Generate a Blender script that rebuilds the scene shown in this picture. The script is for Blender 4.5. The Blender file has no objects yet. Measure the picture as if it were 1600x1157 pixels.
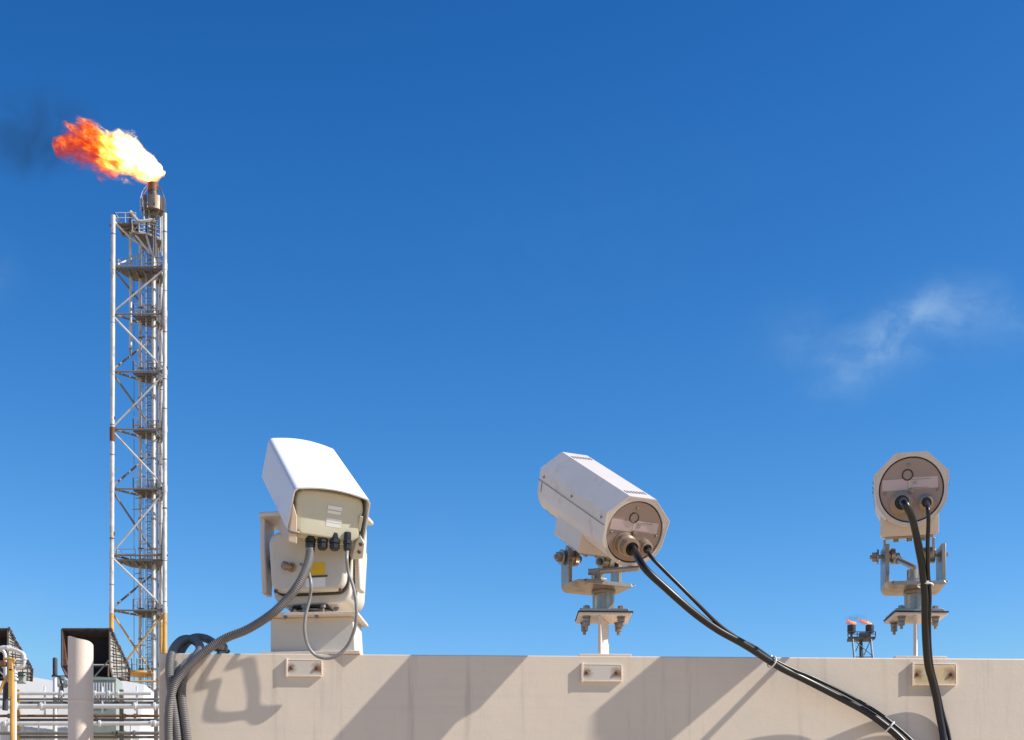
import bpy, math, random
from mathutils import Vector, Matrix, noise
R = math.radians
random.seed(7)
S = bpy.context.scene
COL = S.collection

# ------------------------------------------------------------------ camera
F, HZ, EYE = 2600.0, 1545.0, 1.6          # focal length and horizon of the view, eye height
cd = bpy.data.cameras.new("camera"); cam = bpy.data.objects.new("camera", cd); COL.objects.link(cam)
cam.location = (0, 0, EYE); cam.rotation_euler = (R(90), 0, 0)
cd.sensor_width = 36; cd.lens = 36 * F / 1600; cd.shift_y = (HZ - 578.5) / 1600
cd.clip_start = 0.1; cd.clip_end = 20000
S.camera = cam

# ------------------------------------------------------------------ light
SUN = Vector((1.2, -0.24, 1.0)).normalized()
W = bpy.data.worlds.new("World"); S.world = W; W.use_nodes = True
sd = bpy.data.lights.new("sun", 'SUN'); sun = bpy.data.objects.new("sun", sd); COL.objects.link(sun)
sd.energy = 5.0; sd.angle = R(0.53); sd.color = (1.0, 0.95, 0.88)
sun.rotation_euler = SUN.to_track_quat('Z', 'Y').to_euler(); sun.location = (30, -10, 40)
S.view_settings.view_transform = 'Standard'; S.view_settings.look = 'None'
S.view_settings.exposure = 0.4; S.view_settings.gamma = 1.0; S.view_settings.use_curve_mapping = False
S.render.engine = 'CYCLES'
S.cycles.use_denoising = True
S.cycles.max_bounces = 8; S.cycles.volume_bounces = 1
S.cycles.volume_step_rate = 0.12; S.cycles.volume_max_steps = 512
S.cycles.transparent_max_bounces = 16

# ------------------------------------------------------------------ node helper
class NT:
    def __init__(s, t): s.t = t; s.n = t.nodes; s.l = t.links
    def put(s, sock, v):
        if v is None: return
        if isinstance(v, bpy.types.NodeSocket): s.l.new(v, sock)
        else: sock.default_value = v
    def node(s, ty, **kw):
        n = s.n.new(ty)
        for k, v in kw.items(): setattr(n, k, v)
        return n
    def m(s, op, a, b=None, c=None, clamp=False):
        n = s.n.new('ShaderNodeMath'); n.operation = op; n.use_clamp = clamp
        for i, v in enumerate((a, b, c)): s.put(n.inputs[i], v)
        return n.outputs[0]
    def v(s, op, a, b=None, c=None, out=0):
        n = s.n.new('ShaderNodeVectorMath'); n.operation = op
        s.put(n.inputs[0], a)
        if b is not None: s.put(n.inputs[3] if op == 'SCALE' else n.inputs[1], b)
        if c is not None: s.put(n.inputs[2], c)
        return n.outputs['Value'] if op in ('DOT_PRODUCT', 'LENGTH') else n.outputs[0]
    def sep(s, a):
        n = s.n.new('ShaderNodeSeparateXYZ'); s.put(n.inputs[0], a); return n.outputs
    def comb(s, x, y, z):
        n = s.n.new('ShaderNodeCombineXYZ')
        for i, q in enumerate((x, y, z)): s.put(n.inputs[i], q)
        return n.outputs[0]
    def noise(s, vec, scale, detail=4, rough=0.55, dist=0, out='Fac'):
        n = s.n.new('ShaderNodeTexNoise'); s.put(n.inputs['Vector'], vec)
        n.inputs['Scale'].default_value = scale; n.inputs['Detail'].default_value = detail
        n.inputs['Roughness'].default_value = rough; n.inputs['Distortion'].default_value = dist
        return n.outputs[out]
    def mr(s, v, a, b, c=0.0, d=1.0, smooth=False):
        n = s.n.new('ShaderNodeMapRange'); n.clamp = True
        if smooth: n.interpolation_type = 'SMOOTHSTEP'
        for i, q in enumerate((v, a, b, c, d)): s.put(n.inputs[i], q)
        return n.outputs[0]
    def mix(s, f, a, b, blend='MIX'):
        n = s.n.new('ShaderNodeMix'); n.data_type = 'RGBA'; n.blend_type = blend
        s.put(n.inputs[0], f)
        s.put(n.inputs[6], a if isinstance(a, bpy.types.NodeSocket) else (*a[:3], 1))
        s.put(n.inputs[7], b if isinstance(b, bpy.types.NodeSocket) else (*b[:3], 1))
        return n.outputs[2]
    def ramp(s, f, stops, interp='LINEAR'):
        n = s.n.new('ShaderNodeValToRGB'); s.put(n.inputs[0], f); r = n.color_ramp; r.interpolation = interp
        while len(r.elements) > 1: r.elements.remove(r.elements[0])
        r.elements[0].position = stops[0][0]; r.elements[0].color = (*stops[0][1], 1)
        for p, c in stops[1:]:
            e = r.elements.new(p); e.color = (*c, 1)
        return n.outputs[0]

# ------------------------------------------------------------------ sky: clear afternoon blue with one thin wisp
def dirof(px, py): return Vector(((px - 800) / F, 1, (HZ - py) / F)).normalized()
def build_sky():
    g = NT(W.node_tree); g.n.clear()
    out = g.node('ShaderNodeOutputWorld'); bg = g.node('ShaderNodeBackground')
    g.l.new(bg.outputs[0], out.inputs[0])
    sky = g.node('ShaderNodeTexSky', sky_type='NISHITA'); sky.sun_disc = False
    sky.sun_elevation = math.asin(SUN.z); sky.sun_rotation = math.atan2(SUN.x, SUN.y)
    sky.air_density = 1.0; sky.dust_density = 0.05; sky.ozone_density = 3.0; sky.altitude = 0
    sc_ = g.node('ShaderNodeSeparateColor'); g.l.new(sky.outputs[0], sc_.inputs[0])
    cc_ = g.node('ShaderNodeCombineColor')                 # film response of the clear sky, one exponent per channel
    for i in range(3):
        y = g.m('MULTIPLY', g.m('POWER', g.m('MAXIMUM', sc_.outputs[i], .0001), SKY_EXP[i]), SKY_K[i])
        g.l.new(g.m('MINIMUM', y, (3.2, 5.8, 9.0)[i]), cc_.inputs[i])
    d = g.node('ShaderNodeTexCoord').outputs['Generated']
    c = dirof(1400, 525); a = Vector((0, 0, 1)).cross(c).normalized() * -1; b = c.cross(a).normalized() * -1
    if b.z < 0: b = -b
    if a.x < 0: a = -a
    u = g.v('DOT_PRODUCT', d, tuple(a)); v = g.v('DOT_PRODUCT', d, tuple(b)); w = g.v('DOT_PRODUCT', d, tuple(c))
    p = g.comb(u, v, 0.3)
    warp = g.v('SCALE', g.v('SUBTRACT', g.noise(p, 30, 3, 0.5, out='Color'), (0.5, 0.5, 0.5)), 0.017)
    ws = g.sep(g.v('ADD', p, warp)); u, v = ws[0], ws[1]
    front = g.m('GREATER_THAN', w, 0.5)
    def blob(px, py, lx, ly, ang, amp):
        cu, cv = (px - 1400) / F, (525 - py) / F
        du, dv = g.m('SUBTRACT', u, cu), g.m('SUBTRACT', v, cv)
        ca, sa = math.cos(R(ang)), math.sin(R(ang))
        x = g.m('DIVIDE', g.m('ADD', g.m('MULTIPLY', du, ca), g.m('MULTIPLY', dv, sa)), lx * 1.1 / F)
        y = g.m('DIVIDE', g.m('SUBTRACT', g.m('MULTIPLY', dv, ca), g.m('MULTIPLY', du, sa)), ly * 1.35 / F)
        q = g.m('ADD', g.m('MULTIPLY', x, x), g.m('MULTIPLY', y, y))
        return g.m('MULTIPLY', g.m('EXPONENT', g.m('MULTIPLY', q, -1.0)), amp)
    tot = None
    for args in ((1392, 530, 72, 27, 22, .95), (1450, 494, 50, 18, 4, .62), (1335, 566, 44, 22, 18, .75), (1528, 508, 75, 22, -8, .42), (1440, 515, 70, 30, 10, .3),
                 (1262, 515, 50, 28, 0, .3), (1575, 535, 60, 16, 20, .24), (1320, 575, 34, 14, 10, .22),
                 (172, 335, 32, 26, 0, .34), (165, 785, 30, 16, -20, .28), (1145, 895, 60, 30, 0, .16), (300, 925, 50, 28, 0, .24), (720, 770, 200, 60, 10, .08), (1000, 350, 260, 70, 12, .03)):
        q = blob(*args); tot = q if tot is None else g.m('ADD', tot, q)
    n1 = g.noise(g.comb(g.m('MULTIPLY', u, .8), v, 0.3), 48, 8, 0.6, 0.3)
    n1 = g.mr(n1, 0.34, 0.68, 0.25, 1.0, True)
    cl = g.m('MULTIPLY', g.m('MULTIPLY', tot, n1), front)
    cl = g.m('MULTIPLY', cl, 0.40, clamp=True)
    col = g.mix(cl, cc_.outputs[0], CLOUD)
    g.l.new(col, bg.inputs[0]); bg.inputs[1].default_value = SKY_STR
SKY_EXP, SKY_K, SKY_STR, CLOUD = (2.9760, 1.8512, 1.4240), (0.21658, 0.51093, 0.87791), 0.0758, (3.6, 5.6, 8.2)
build_sky()

# ------------------------------------------------------------------ geometry helpers
def P(px, py, Y): return Vector(((px - 800) / F * Y, Y, EYE + (HZ - py) / F * Y))

class MB:
    def __init__(s): s.v = []; s.f = []
    def add(s, vs, fs, M=None):
        o = len(s.v)
        s.v += [(M @ Vector(q)) if M is not None else Vector(q) for q in vs]
        s.f += [tuple(i + o for i in f) for f in fs]; return s
    def box(s, c, d, M=None):
        x, y, z = [q / 2 for q in d]
        vs = [(c[0] + i * x, c[1] + j * y, c[2] + k * z) for i in (-1, 1) for j in (-1, 1) for k in (-1, 1)]
        return s.add(vs, [(0, 1, 3, 2), (4, 6, 7, 5), (0, 4, 5, 1), (2, 3, 7, 6), (0, 2, 6, 4), (1, 5, 7, 3)], M)
    def tube(s, pts, r, n=10, cap=True, M=None):
        pts = [Vector(p) for p in pts]
        rs = r if isinstance(r, (list, tuple)) else [r] * len(pts)
        t = (pts[1] - pts[0]).normalized(); ref = Vector((0, 0, 1)) if abs(t.z) < .9 else Vector((1, 0, 0))
        a = t.cross(ref).normalized(); vs = []; fs = []
        for i, p in enumerate(pts):
            t = (pts[min(i + 1, len(pts) - 1)] - pts[max(i - 1, 0)]).normalized()
            a = (a - t * a.dot(t)).normalized(); b = t.cross(a)
            for k in range(n):
                an = 2 * math.pi * k / n
                vs.append(p + (a * math.cos(an) + b * math.sin(an)) * rs[i])
        for i in range(len(pts) - 1):
            for k in range(n):
                k2 = (k + 1) % n
                fs.append((i * n + k, i * n + k2, (i + 1) * n + k2, (i + 1) * n + k))
        if cap:
            fs.append(tuple(range(n))[::-1]); m = (len(pts) - 1) * n; fs.append(tuple(range(m, m + n)))
        return s.add(vs, fs, M)
    def lathe(s, prof, n=32, M=None):          # prof: (r, z) list, axis local z
        vs = []; fs = []
        for r, z in prof:
            for k in range(n):
                an = 2 * math.pi * k / n; vs.append((r * math.cos(an), r * math.sin(an), z))
        for i in range(len(prof) - 1):
            for k in range(n):
                k2 = (k + 1) % n; fs.append((i * n + k, i * n + k2, (i + 1) * n + k2, (i + 1) * n + k))
        if prof[0][0] > 1e-6: fs.append(tuple(range(n))[::-1])
        m = (len(prof) - 1) * n
        if prof[-1][0] > 1e-6: fs.append(tuple(range(m, m + n)))
        return s.add(vs, fs, M)
    def prism(s, poly, d0, d1, M=None):        # poly in local (x, z), extruded along local y from d0 to d1
        n = len(poly)
        vs = [(x, d0, z) for x, z in poly] + [(x, d1, z) for x, z in poly]
        fs = [tuple(range(n)), tuple(range(n, 2 * n))[::-1]] + [(i, i + n, (i + 1) % n + n, (i + 1) % n) for i in range(n)]
        return s.add(vs, fs, M)
    def slab(s, pts, th):                      # flat polygon of world points thickened downward
        n = len(pts); vs = list(pts) + [Vector(p) - Vector((0, 0, th)) for p in pts]
        fs = [tuple(range(n)), tuple(range(n, 2 * n))[::-1]] + [(i, i + n, (i + 1) % n + n, (i + 1) % n) for i in range(n)]
        return s.add(vs, fs)
    def build(s, name, mat, parent=None, bevel=0, smooth=True, angle=35, segs=2, kind=None):
        me = bpy.data.meshes.new(name)
        o0 = parent_world(parent)
        me.from_pydata([v - o0 for v in s.v], [], s.f); me.update()
        import bmesh
        bm = bmesh.new(); bm.from_mesh(me); bmesh.ops.recalc_face_normals(bm, faces=bm.faces); bm.to_mesh(me); bm.free()
        me.materials.append(mat)
        o = bpy.data.objects.new(name, me); COL.objects.link(o)
        if parent is not None: o.parent = parent
        if smooth:
            me.shade_smooth()
            me.set_sharp_from_angle(angle=R(angle))
        if bevel:
            b = o.modifiers.new("bevel", 'BEVEL'); b.width = bevel; b.segments = segs; b.limit_method = 'ANGLE'; b.angle_limit = R(40)
            b.harden_normals = False
        if kind: o['kind'] = kind
        return o
def parent_world(p):
    q = Vector((0, 0, 0))
    while p is not None: q += p.location; p = p.parent
    return q
def thing(name, loc, label, cat, group=None):
    o = bpy.data.objects.new(name, None); o.empty_display_size = .1; COL.objects.link(o); o.location = loc
    o['label'] = label; o['category'] = cat
    if group: o['group'] = group
    return o
def tag(o, label, cat, group=None, kind=None):
    o['label'] = label; o['category'] = cat
    if group: o['group'] = group
    if kind: o['kind'] = kind
    return o
def spline(pts, n=12):
    pts = [Vector(p) for p in pts]; q = [pts[0] * 2 - pts[1]] + pts + [pts[-1] * 2 - pts[-2]]; out = []
    for i in range(1, len(q) - 2):
        for k in range(n):
            t = k / n
            out.append(.5 * ((2 * q[i]) + (q[i + 1] - q[i - 1]) * t + (2 * q[i - 1] - 5 * q[i] + 4 * q[i + 1] - q[i + 2]) * t * t
                             + (3 * q[i] - q[i - 1] - 3 * q[i + 1] + q[i + 2]) * t ** 3))
    out.append(pts[-1]); return out
def frame(origin, x, z):
    z = Vector(z).normalized(); x = Vector(x); x = (x - z * x.dot(z)).normalized(); y = z.cross(x)
    return Matrix.Translation(origin) @ Matrix((x, y, z)).transposed().to_4x4()

# ------------------------------------------------------------------ materials
def mat(name, color, rough=.5, metal=0.0, var=.08, vscale=8, dirt=0.0, dirtcol=(.25, .13, .06), dscale=5, bump=0.0, bscale=60, spec=.5, dlo=.58, dhi=.72, streak=1.0):
    m = bpy.data.materials.new(name); m.use_nodes = True; g = NT(m.node_tree)
    b = g.n['Principled BSDF']; tc = g.node('ShaderNodeTexCoord').outputs['Object']
    n = g.noise(tc, vscale, 5, .6)
    c = g.mix(g.mr(n, .3, .7), tuple(q * (1 - var) for q in color), tuple(min(1, q * (1 + var)) for q in color))
    r = rough
    if dirt:
        sp = g.sep(tc); q = g.comb(sp[0], sp[1], g.m('MULTIPLY', sp[2], streak))
        dn = g.m('MULTIPLY', g.mr(g.noise(q, dscale, 6, .65, .3), dlo, dhi, 0, 1, True), dirt)
        c = g.mix(dn, c, dirtcol)
        b.inputs['Roughness'].default_value = rough
        g.l.new(g.mr(dn, 0, 1, rough, .85), b.inputs['Roughness'])
        if metal: g.l.new(g.mr(dn, 0, 1, metal, 0), b.inputs['Metallic'])
    else: b.inputs['Roughness'].default_value = rough
    g.l.new(c, b.inputs['Base Color'])
    if not (dirt and metal): b.inputs['Metallic'].default_value = metal
    b.inputs['Specular IOR Level'].default_value = spec
    if bump:
        bn = g.node('ShaderNodeBump'); bn.inputs['Strength'].default_value = bump; bn.inputs['Distance'].default_value = .3 / bscale
        g.l.new(g.noise(tc, bscale, 4, .6), bn.inputs['Height']); g.l.new(bn.outputs[0], b.inputs['Normal'])
    return m
M_ = dict(
    paint=mat('beige_pink_paint', (.72, .61, .51), .55, var=.05, vscale=5, dirt=.25, dirtcol=(.5, .4, .3), dscale=9, bump=.25, bscale=110),
    campaint=mat('camera_paint', (.66, .60, .545), .42, var=.05, vscale=7, dirt=.5, dirtcol=(.40, .33, .26), dscale=16, dlo=.52, dhi=.8, bump=.05, bscale=300),
    cappaint=mat('end_cap_paint', (.36, .265, .225), .42, var=.06, vscale=10, dirt=.3, dirtcol=(.3, .22, .17), dscale=14),
    hood=mat('white_hood_paint', (.86, .85, .82), .4, var=.02, vscale=6, dirt=.15, dirtcol=(.6, .52, .42), dscale=12),
    cream=mat('cream_plastic', (.60, .57, .43), .45, var=.04, vscale=9, dirt=.2, dirtcol=(.42, .36, .25), dscale=16),
    offwhite=mat('offwhite_paint', (.63, .59, .50), .45, var=.04, vscale=9, dirt=.2, dirtcol=(.5, .4, .28), dscale=16),
    tan=mat('tan_paint', (.62, .50, .38), .5, var=.06, vscale=9, dirt=.3, dirtcol=(.35, .24, .16), dscale=14),
    steel=mat('stainless_steel', (.37, .315, .26), .27, metal=.72, var=.12, vscale=30, dirt=.55, dirtcol=(.20, .13, .085), dscale=9, dlo=.45, dhi=.85),
    nut=mat('bolt_steel', (.33, .29, .25), .4, metal=.8, var=.15, vscale=60, dirt=.5, dirtcol=(.16, .09, .05), dscale=60, dlo=.45, dhi=.7),
    rust=mat('rusted_steel', (.16, .075, .035), .85, var=.35, vscale=40),
    rubber=mat('black_rubber', (.007, .007, .008), .36, var=.2, vscale=30),
    gasket=mat('black_gasket', (.02, .02, .02), .7),
    conduit=mat('grey_conduit', (.18, .17, .165), .5, var=.12, vscale=25),
    cable=mat('grey_cable', (.24, .235, .225), .45, var=.1, vscale=25),
    gland=mat('black_nylon', (.022, .022, .024), .35),
    brown_gland=mat('bronze_gland', (.34, .26, .19), .42, metal=.6, var=.2, vscale=40, dirt=.5, dirtcol=(.12, .07, .04), dscale=40),
    seam=mat('dark_seam', (.06, .05, .045), .7),
    label=mat('pale_label', (.58, .46, .45), .5, var=.03),
    white_label=mat('white_label', (.85, .85, .82), .5, var=.03),
    print=mat('grey_print', (.22, .19, .18), .6),
    yellow_label=mat('yellow_label', (.85, .52, .01), .5, var=.04),
    tie=mat('nylon_tie', (.8, .78, .72), .4),
    tower=mat('galvanised_pale', (.56, .55, .525), .45, metal=.1, var=.22, vscale=.9, dirt=.75, dirtcol=(.24, .14, .075), dscale=.8, dlo=.54, dhi=.72, streak=.5),
    towergrey=mat('galvanised_grey_shaded', (.18, .17, .155), .55, metal=.15, var=.2, vscale=.6, dirt=.5, dirtcol=(.2, .11, .06), dscale=1.2, dlo=.52, dhi=.7),  # darkened to paint shade on tower members; also used for grey fittings
    grating=mat('grating_steel', (.115, .11, .105), .7, var=.3, vscale=2, dirt=.45, dirtcol=(.16, .09, .05), dscale=2, dlo=.45, dhi=.65),
    yellow=mat('yellow_paint', (.58, .33, .07), .5, var=.2, vscale=.8, dirt=.7, dirtcol=(.25, .13, .05), dscale=1.3, dlo=.58, dhi=.72),
    burnt=mat('heat_stained_steel', (.14, .11, .09), .5, metal=.5, var=.3, vscale=1.5, dirt=.6, dirtcol=(.08, .04, .025), dscale=1.4, dlo=.45, dhi=.7),
    burnt_red=mat('scorched_steel', (.22, .075, .04), .6, metal=.3, var=.3, vscale=2),
    shieldp=mat('bronze_panel', (.23, .18, .13), .42, metal=.5, var=.25, vscale=1.5, dirt=.5, dirtcol=(.12, .07, .05), dscale=1.1),
    black=mat('matt_black', (.012, .009, .010), .85, var=.5, vscale=2),  # near-black sheet for hood insides, flange and hose
    hoodside=mat('hood_side_sheet', (.46, .43, .36), .6, var=.2, vscale=1.8, dirt=.5, dirtcol=(.2, .12, .08), dscale=2.2),
    darkframe=mat('dark_frame', (.05, .042, .045), .7, var=.5, vscale=5),
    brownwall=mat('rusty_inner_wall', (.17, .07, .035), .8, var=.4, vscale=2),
    white=mat('white_sheet', (.70, .70, .68), .5, var=.04, vscale=1, dirt=.25, dirtcol=(.5, .44, .36), dscale=.8),
    green=mat('pale_green_paint', (.30, .35, .31), .55, var=.1, vscale=2, dirt=.3, dirtcol=(.25, .24, .2)),
    pipewhite=mat('lagged_pipe', (.66, .67, .66), .4, metal=.2, var=.08, vscale=3, dirt=.3, dirtcol=(.3, .25, .2), dscale=3),
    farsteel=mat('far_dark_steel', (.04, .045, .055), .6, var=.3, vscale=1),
    farlit=mat('far_sunlit_steel', (.6, .6, .58), .5, var=.1, vscale=1),  # pale tone paints the sunlit edge of the far legs
    ground=mat('gravel_ground', (.54, .385, .22), .9, var=.2, vscale=.3),
)

def beam_material():
    m = bpy.data.materials.new('weathered_beam_paint'); m.use_nodes = True; g = NT(m.node_tree); b = g.n['Principled BSDF']
    tc = g.node('ShaderNodeTexCoord').outputs['Object']; sp = g.sep(tc)
    c = g.mix(g.mr(g.noise(tc, 2.2, 5, .6), .3, .7), (.71, .605, .475), (.76, .64, .50))
    c = g.mix(g.m('MULTIPLY', g.mr(g.noise(tc, 14, 5, .65), .5, .75), .35), c, (.62, .56, .46))
    st = g.noise(g.comb(g.m('MULTIPLY', sp[0], 26), sp[1], g.m('MULTIPLY', sp[2], 1.6)), 1, 5, .6)
    c = g.mix(g.m('MULTIPLY', g.mr(st, .54, .78, 0, 1, True), .5), c, (.42, .34, .27))
    bn_ = g.noise(g.comb(g.m('MULTIPLY', sp[0], 2), sp[1], g.m('MULTIPLY', sp[2], 60)), 1, 4, .6)
    c = g.mix(g.m('MULTIPLY', g.mr(bn_, .5, .75), .12), c, (.50, .44, .38))
    rs = g.m('MULTIPLY', g.mr(g.noise(tc, 34, 4, .7), .70, .78, 0, 1, True), g.mr(g.noise(tc, 3.1, 2), .5, .62))
    c = g.mix(g.m('MULTIPLY', rs, .7), c, (.24, .12, .06))
    g.l.new(c, b.inputs['Base Color']); g.l.new(g.mr(g.noise(tc, 30, 3), .3, .7, .45, .65), b.inputs['Roughness'])
    bp = g.node('ShaderNodeBump'); bp.inputs['Strength'].default_value = .16; bp.inputs['Distance'].default_value = .0016
    h = g.m('ADD', g.noise(tc, 150, 3, .6), g.m('MULTIPLY', g.noise(tc, 9, 4, .6), 2.5))
    g.l.new(h, bp.inputs['Height']); g.l.new(bp.outputs[0], b.inputs['Normal'])
    return m
M_['beam'] = beam_material()

# ================================================================== SETTING
g_ = MB().add([(-6000, -6000, 0), (6000, -6000, 0), (6000, 9000, 0), (-6000, 9000, 0)], [(0, 1, 2, 3)]).build('ground', M_['ground'], smooth=False)
g_['kind'] = 'structure'

# ------------------------------------------------------------------ steel beam carrying the cameras
def face_y(X): return 4.70 + (X + 1.0) * 0.0335          # front face of the beam, receding slightly to the right
BY = R(1.92)
BD = Vector((math.cos(BY), math.sin(BY), 0)); BN = Vector((-math.sin(BY), math.cos(BY), 0))
X0 = (248 - 800) / F * 4.70
ZT = EYE + (HZ - 1020.5) / F * 4.70
borig = Vector((X0, face_y(X0), ZT)); BM = Matrix.Translation(borig) @ Matrix((BD, BN, Vector((0, 0, 1)))).transposed().to_4x4()
LB = 3.4
beam = thing('steel_beam', borig - Vector((0, 0, .36)), 'long pinkish beige painted steel beam under the three cameras', 'beam')
bb = MB(); bb.box((LB / 2, .13, -.18), (LB, .26, .36), BM); bb.build('box_section', M_['beam'], beam, bevel=.0035, segs=3)
bb = MB()
for x in (.6, 1.5, 2.4): bb.box((x + .35, -.0006, -.33), (.5, .001, .004), BM)
bb.build('weld_line', M_['seam'], beam)
def bpt(px, py, off=0.0):                                  # point on the beam's face plane under a pixel, moved off it towards the viewer
    d = Vector(((px - 800) / F, 1, (HZ - py) / F)); o = Vector((0, 0, EYE))
    t = (borig - BN * off - o).dot(BN) / d.dot(BN); return o + d * t
def bl(px, py, off=0.0): return BM.inverted() @ bpt(px, py, off)
def plate(x0, x1, y0, y1, m, lab):
    a, b = bl(x0, y0), bl(x1, y1)
    th = .006
    mb = MB().box(((a.x + b.x) / 2, -th / 2, (a.z + b.z) / 2), (b.x - a.x, th, a.z - b.z), BM)
    o = mb.build('cover_plate', m, beam, bevel=.001); o['label'] = lab
    fr = MB()
    w = .0045
    zc = (a.z + b.z) / 2; h = a.z - b.z
    fr.box((a.x - .003, -.004, zc), (.006, .010, h + .012), BM)
    fr.box(((a.x + b.x) / 2, -.004, b.z - w / 2 - .0002), (b.x - a.x + .002, .009, w), BM)
    fr.box(((a.x + b.x) / 2, -.003, a.z + w / 4 + .0003), (b.x - a.x + .002, .007, w / 2), BM)
    fr.box((b.x + w / 4 + .0003, -.003, zc), (w / 2, .007, h), BM)
    fr.build('plate_rim', M_['paint'], o, bevel=.0008)
    for k in (0, 1):
        x = a.x + .010 if k == 0 else b.x - .012
        T = BM @ Matrix.Translation((x, -th, zc)) @ Matrix.Rotation(R(90), 4, 'X')
        MB().lathe([(.0052, -.001), (.0052, .0025), (.0035, .004), (0, .0045)], 10, T).build('bolt', M_['rust'], o)
def rustplate(name, base, tint):
    m = bpy.data.materials.new(name); m.use_nodes = True; g = NT(m.node_tree); b = g.n['Principled BSDF']
    tc = g.node('ShaderNodeTexCoord').outputs['Generated']; sp = g.sep(tc)
    w = g.v('SCALE', g.v('SUBTRACT', g.noise(tc, 5, 4, .6, out='Color'), (.5, .5, .5)), .25)
    s2 = g.sep(g.v('ADD', tc, w)); tot = None
    for cx, cz, rx in ((.10, .5, .12), (.88, .48, .14), (.93, .40, .10)):
        q = g.m('ADD', g.m('POWER', g.m('DIVIDE', g.m('ABSOLUTE', g.m('SUBTRACT', s2[0], cx)), rx), 2), g.m('POWER', g.m('DIVIDE', g.m('ABSOLUTE', g.m('SUBTRACT', s2[2], cz)), rx * 2.4), 2))
        q = g.m('EXPONENT', g.m('MULTIPLY', q, -1)); tot = q if tot is None else g.m('MAXIMUM', tot, q)
    c = g.mix(g.mr(g.noise(tc, 2, 4), .4, .65), base, tint)
    c = g.mix(g.mr(tot, .1, .9, 0, .9), c, (.20, .08, .025))
    g.l.new(c, b.inputs['Base Color']); b.inputs['Roughness'].default_value = .55
    return m
mp = rustplate('faded_plate', (.62, .55, .46), (.55, .54, .50))
mp3 = rustplate('yellowed_plate', (.66, .50, .27), (.72, .60, .38))
plate(450, 502, 1033, 1056, mp, 'blank beige plate under the left camera')
plate(911, 970, 1040, 1064, mp, 'beige plate with two rust spots under the middle camera')
plate(1427, 1492, 1039, 1070, mp3, 'yellowed rusty plate behind the black cables')
def lug(px, y=1020.5, r=.012):
    q = bl(px, y); T = BM @ Matrix.Translation((q.x, .03, 0))
    return T

# ------------------------------------------------------------------ pedestal and pan-tilt camera (left)
def Lw(px, py, Y=4.75): return P(px, py, Y)
C1X = (494 - 800) / F * 4.80
C1Y = face_y(C1X) + .095
def M1(yaw, z): return Matrix.Translation((C1X, C1Y, z)) @ Matrix.Rotation(R(yaw), 4, 'Z')
ztop = ZT + .0075
ped = thing('camera_pedestal', (C1X, C1Y, ZT), 'squat cream box pedestal with overhanging top plate under the left camera', 'pedestal')
zp = EYE + (HZ - 958) / F * 4.72
hp = zp - ZT
MP = M1(-5, 0)
MB().box((0, -.002, ZT + .0045), (.285, .175, .009), MP).build('foot_plate', M_['paint'], ped, bevel=.001)
MB().prism([(-.119, ZT + .0093), (.125, ZT + .0093), (.119, zp - .008), (-.119, zp - .008)], -.068, .07, MP).build('box', M_['offwhite'], ped, bevel=.002)
tp = MB(); tp.box((.004, -.012, zp - .0035), (.268, .175, .008), MP)
tp.build('top_plate', M_['paint'], ped, bevel=.001)
for x in (-.07, .02):
    MB().lathe([(.006, -.004), (.006, 0), (.003, .001)], 8, MP @ Matrix.Translation((x, -.0965, zp - .012)) @ Matrix.Rotation(R(90), 4, 'X')).build('screw', M_['nut'], ped)

ptz = thing('pan_tilt_camera', (C1X, C1Y, zp), 'large hooded camera on a boxy cream pan and tilt base with grey conduit', 'security camera')
zb0 = zp
MT = M1(-8, zp)
# turntable
MB().lathe([(.060, .001), (.062, .006), (.045, .008), (.045, .014), (.052, .016), (.052, .022), (.035, .024), (.035, .034)], 28, MT @ Matrix.Translation((-.005, 0, 0))).build('turntable', M_['brown_gland'], ptz)
for k, (x, y) in enumerate(((-.062, -.045), (-.02, -.066), (.035, -.062), (.066, -.03))):
    T = MT @ Matrix.Translation((x, y, .0))
    MB().lathe([(.004, .001), (.004, .02), (.008, .0201), (.008, .028), (.003, .029)], 6, T).build('turntable_bolt', M_['nut'], ptz)
MB().box((-.005, -.01, .028), (.10, .09, .006), MT).build('clamp_plate', M_['gasket'], ptz, bevel=.001)
# base housing: rounded box cross-section extruded fore-aft
def rrect(w, h, r, n=6, cx=0, cz=0, taper=0):
    out = []
    for (sx, sz, a0) in ((1, 1, 0), (-1, 1, 90), (-1, -1, 180), (1, -1, 270)):
        for k in range(n + 1):
            a = R(a0 + 90 * k / n); x = sx * (w / 2 - r) + r * math.cos(a); z = sz * (h / 2 - r) + r * math.sin(a)
            out.append((cx + x * (1 + taper * (z / (h / 2)) * .5), cz + z))
    return out
Hh = .205; zc1 = .034 + Hh / 2
MH = M1(-10, zp)
MB().prism(rrect(.238, Hh, .038, cz=zc1, taper=.10), -.045, .11, MH).build('base_housing', M_['offwhite'], ptz, bevel=.006, segs=3)
MB().prism(rrect(.230, Hh - .026, .034, cz=zc1 + .012, taper=.10), -.055, -.0455, MH).build('gasket', M_['seam'], ptz)
fc = MB(); fc.prism(rrect(.226, Hh - .032, .034, cz=zc1 + .013, taper=.10), -.086, -.0555, MH)
cov = fc.build('front_cover', M_['offwhite'], ptz, bevel=.010, segs=4)
yf = -.0866
def flat(x0, x1, z0, z1, y, M, name, m, par, th=.0012, lab=None):
    o = MB().box(((x0 + x1) / 2, y, (z0 + z1) / 2), (x1 - x0, th, z1 - z0), M).build(name, m, par, smooth=False)
    if lab: o['label'] = lab
    return o
flat(-.004, .050, .108, .142, yf, MH, 'warning_label', M_['yellow_label'], cov, lab='yellow label')
flat(-.008, .058, .1015, .1055, yf, MH, 'label_edge', M_['seam'], cov, th=.004)
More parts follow.
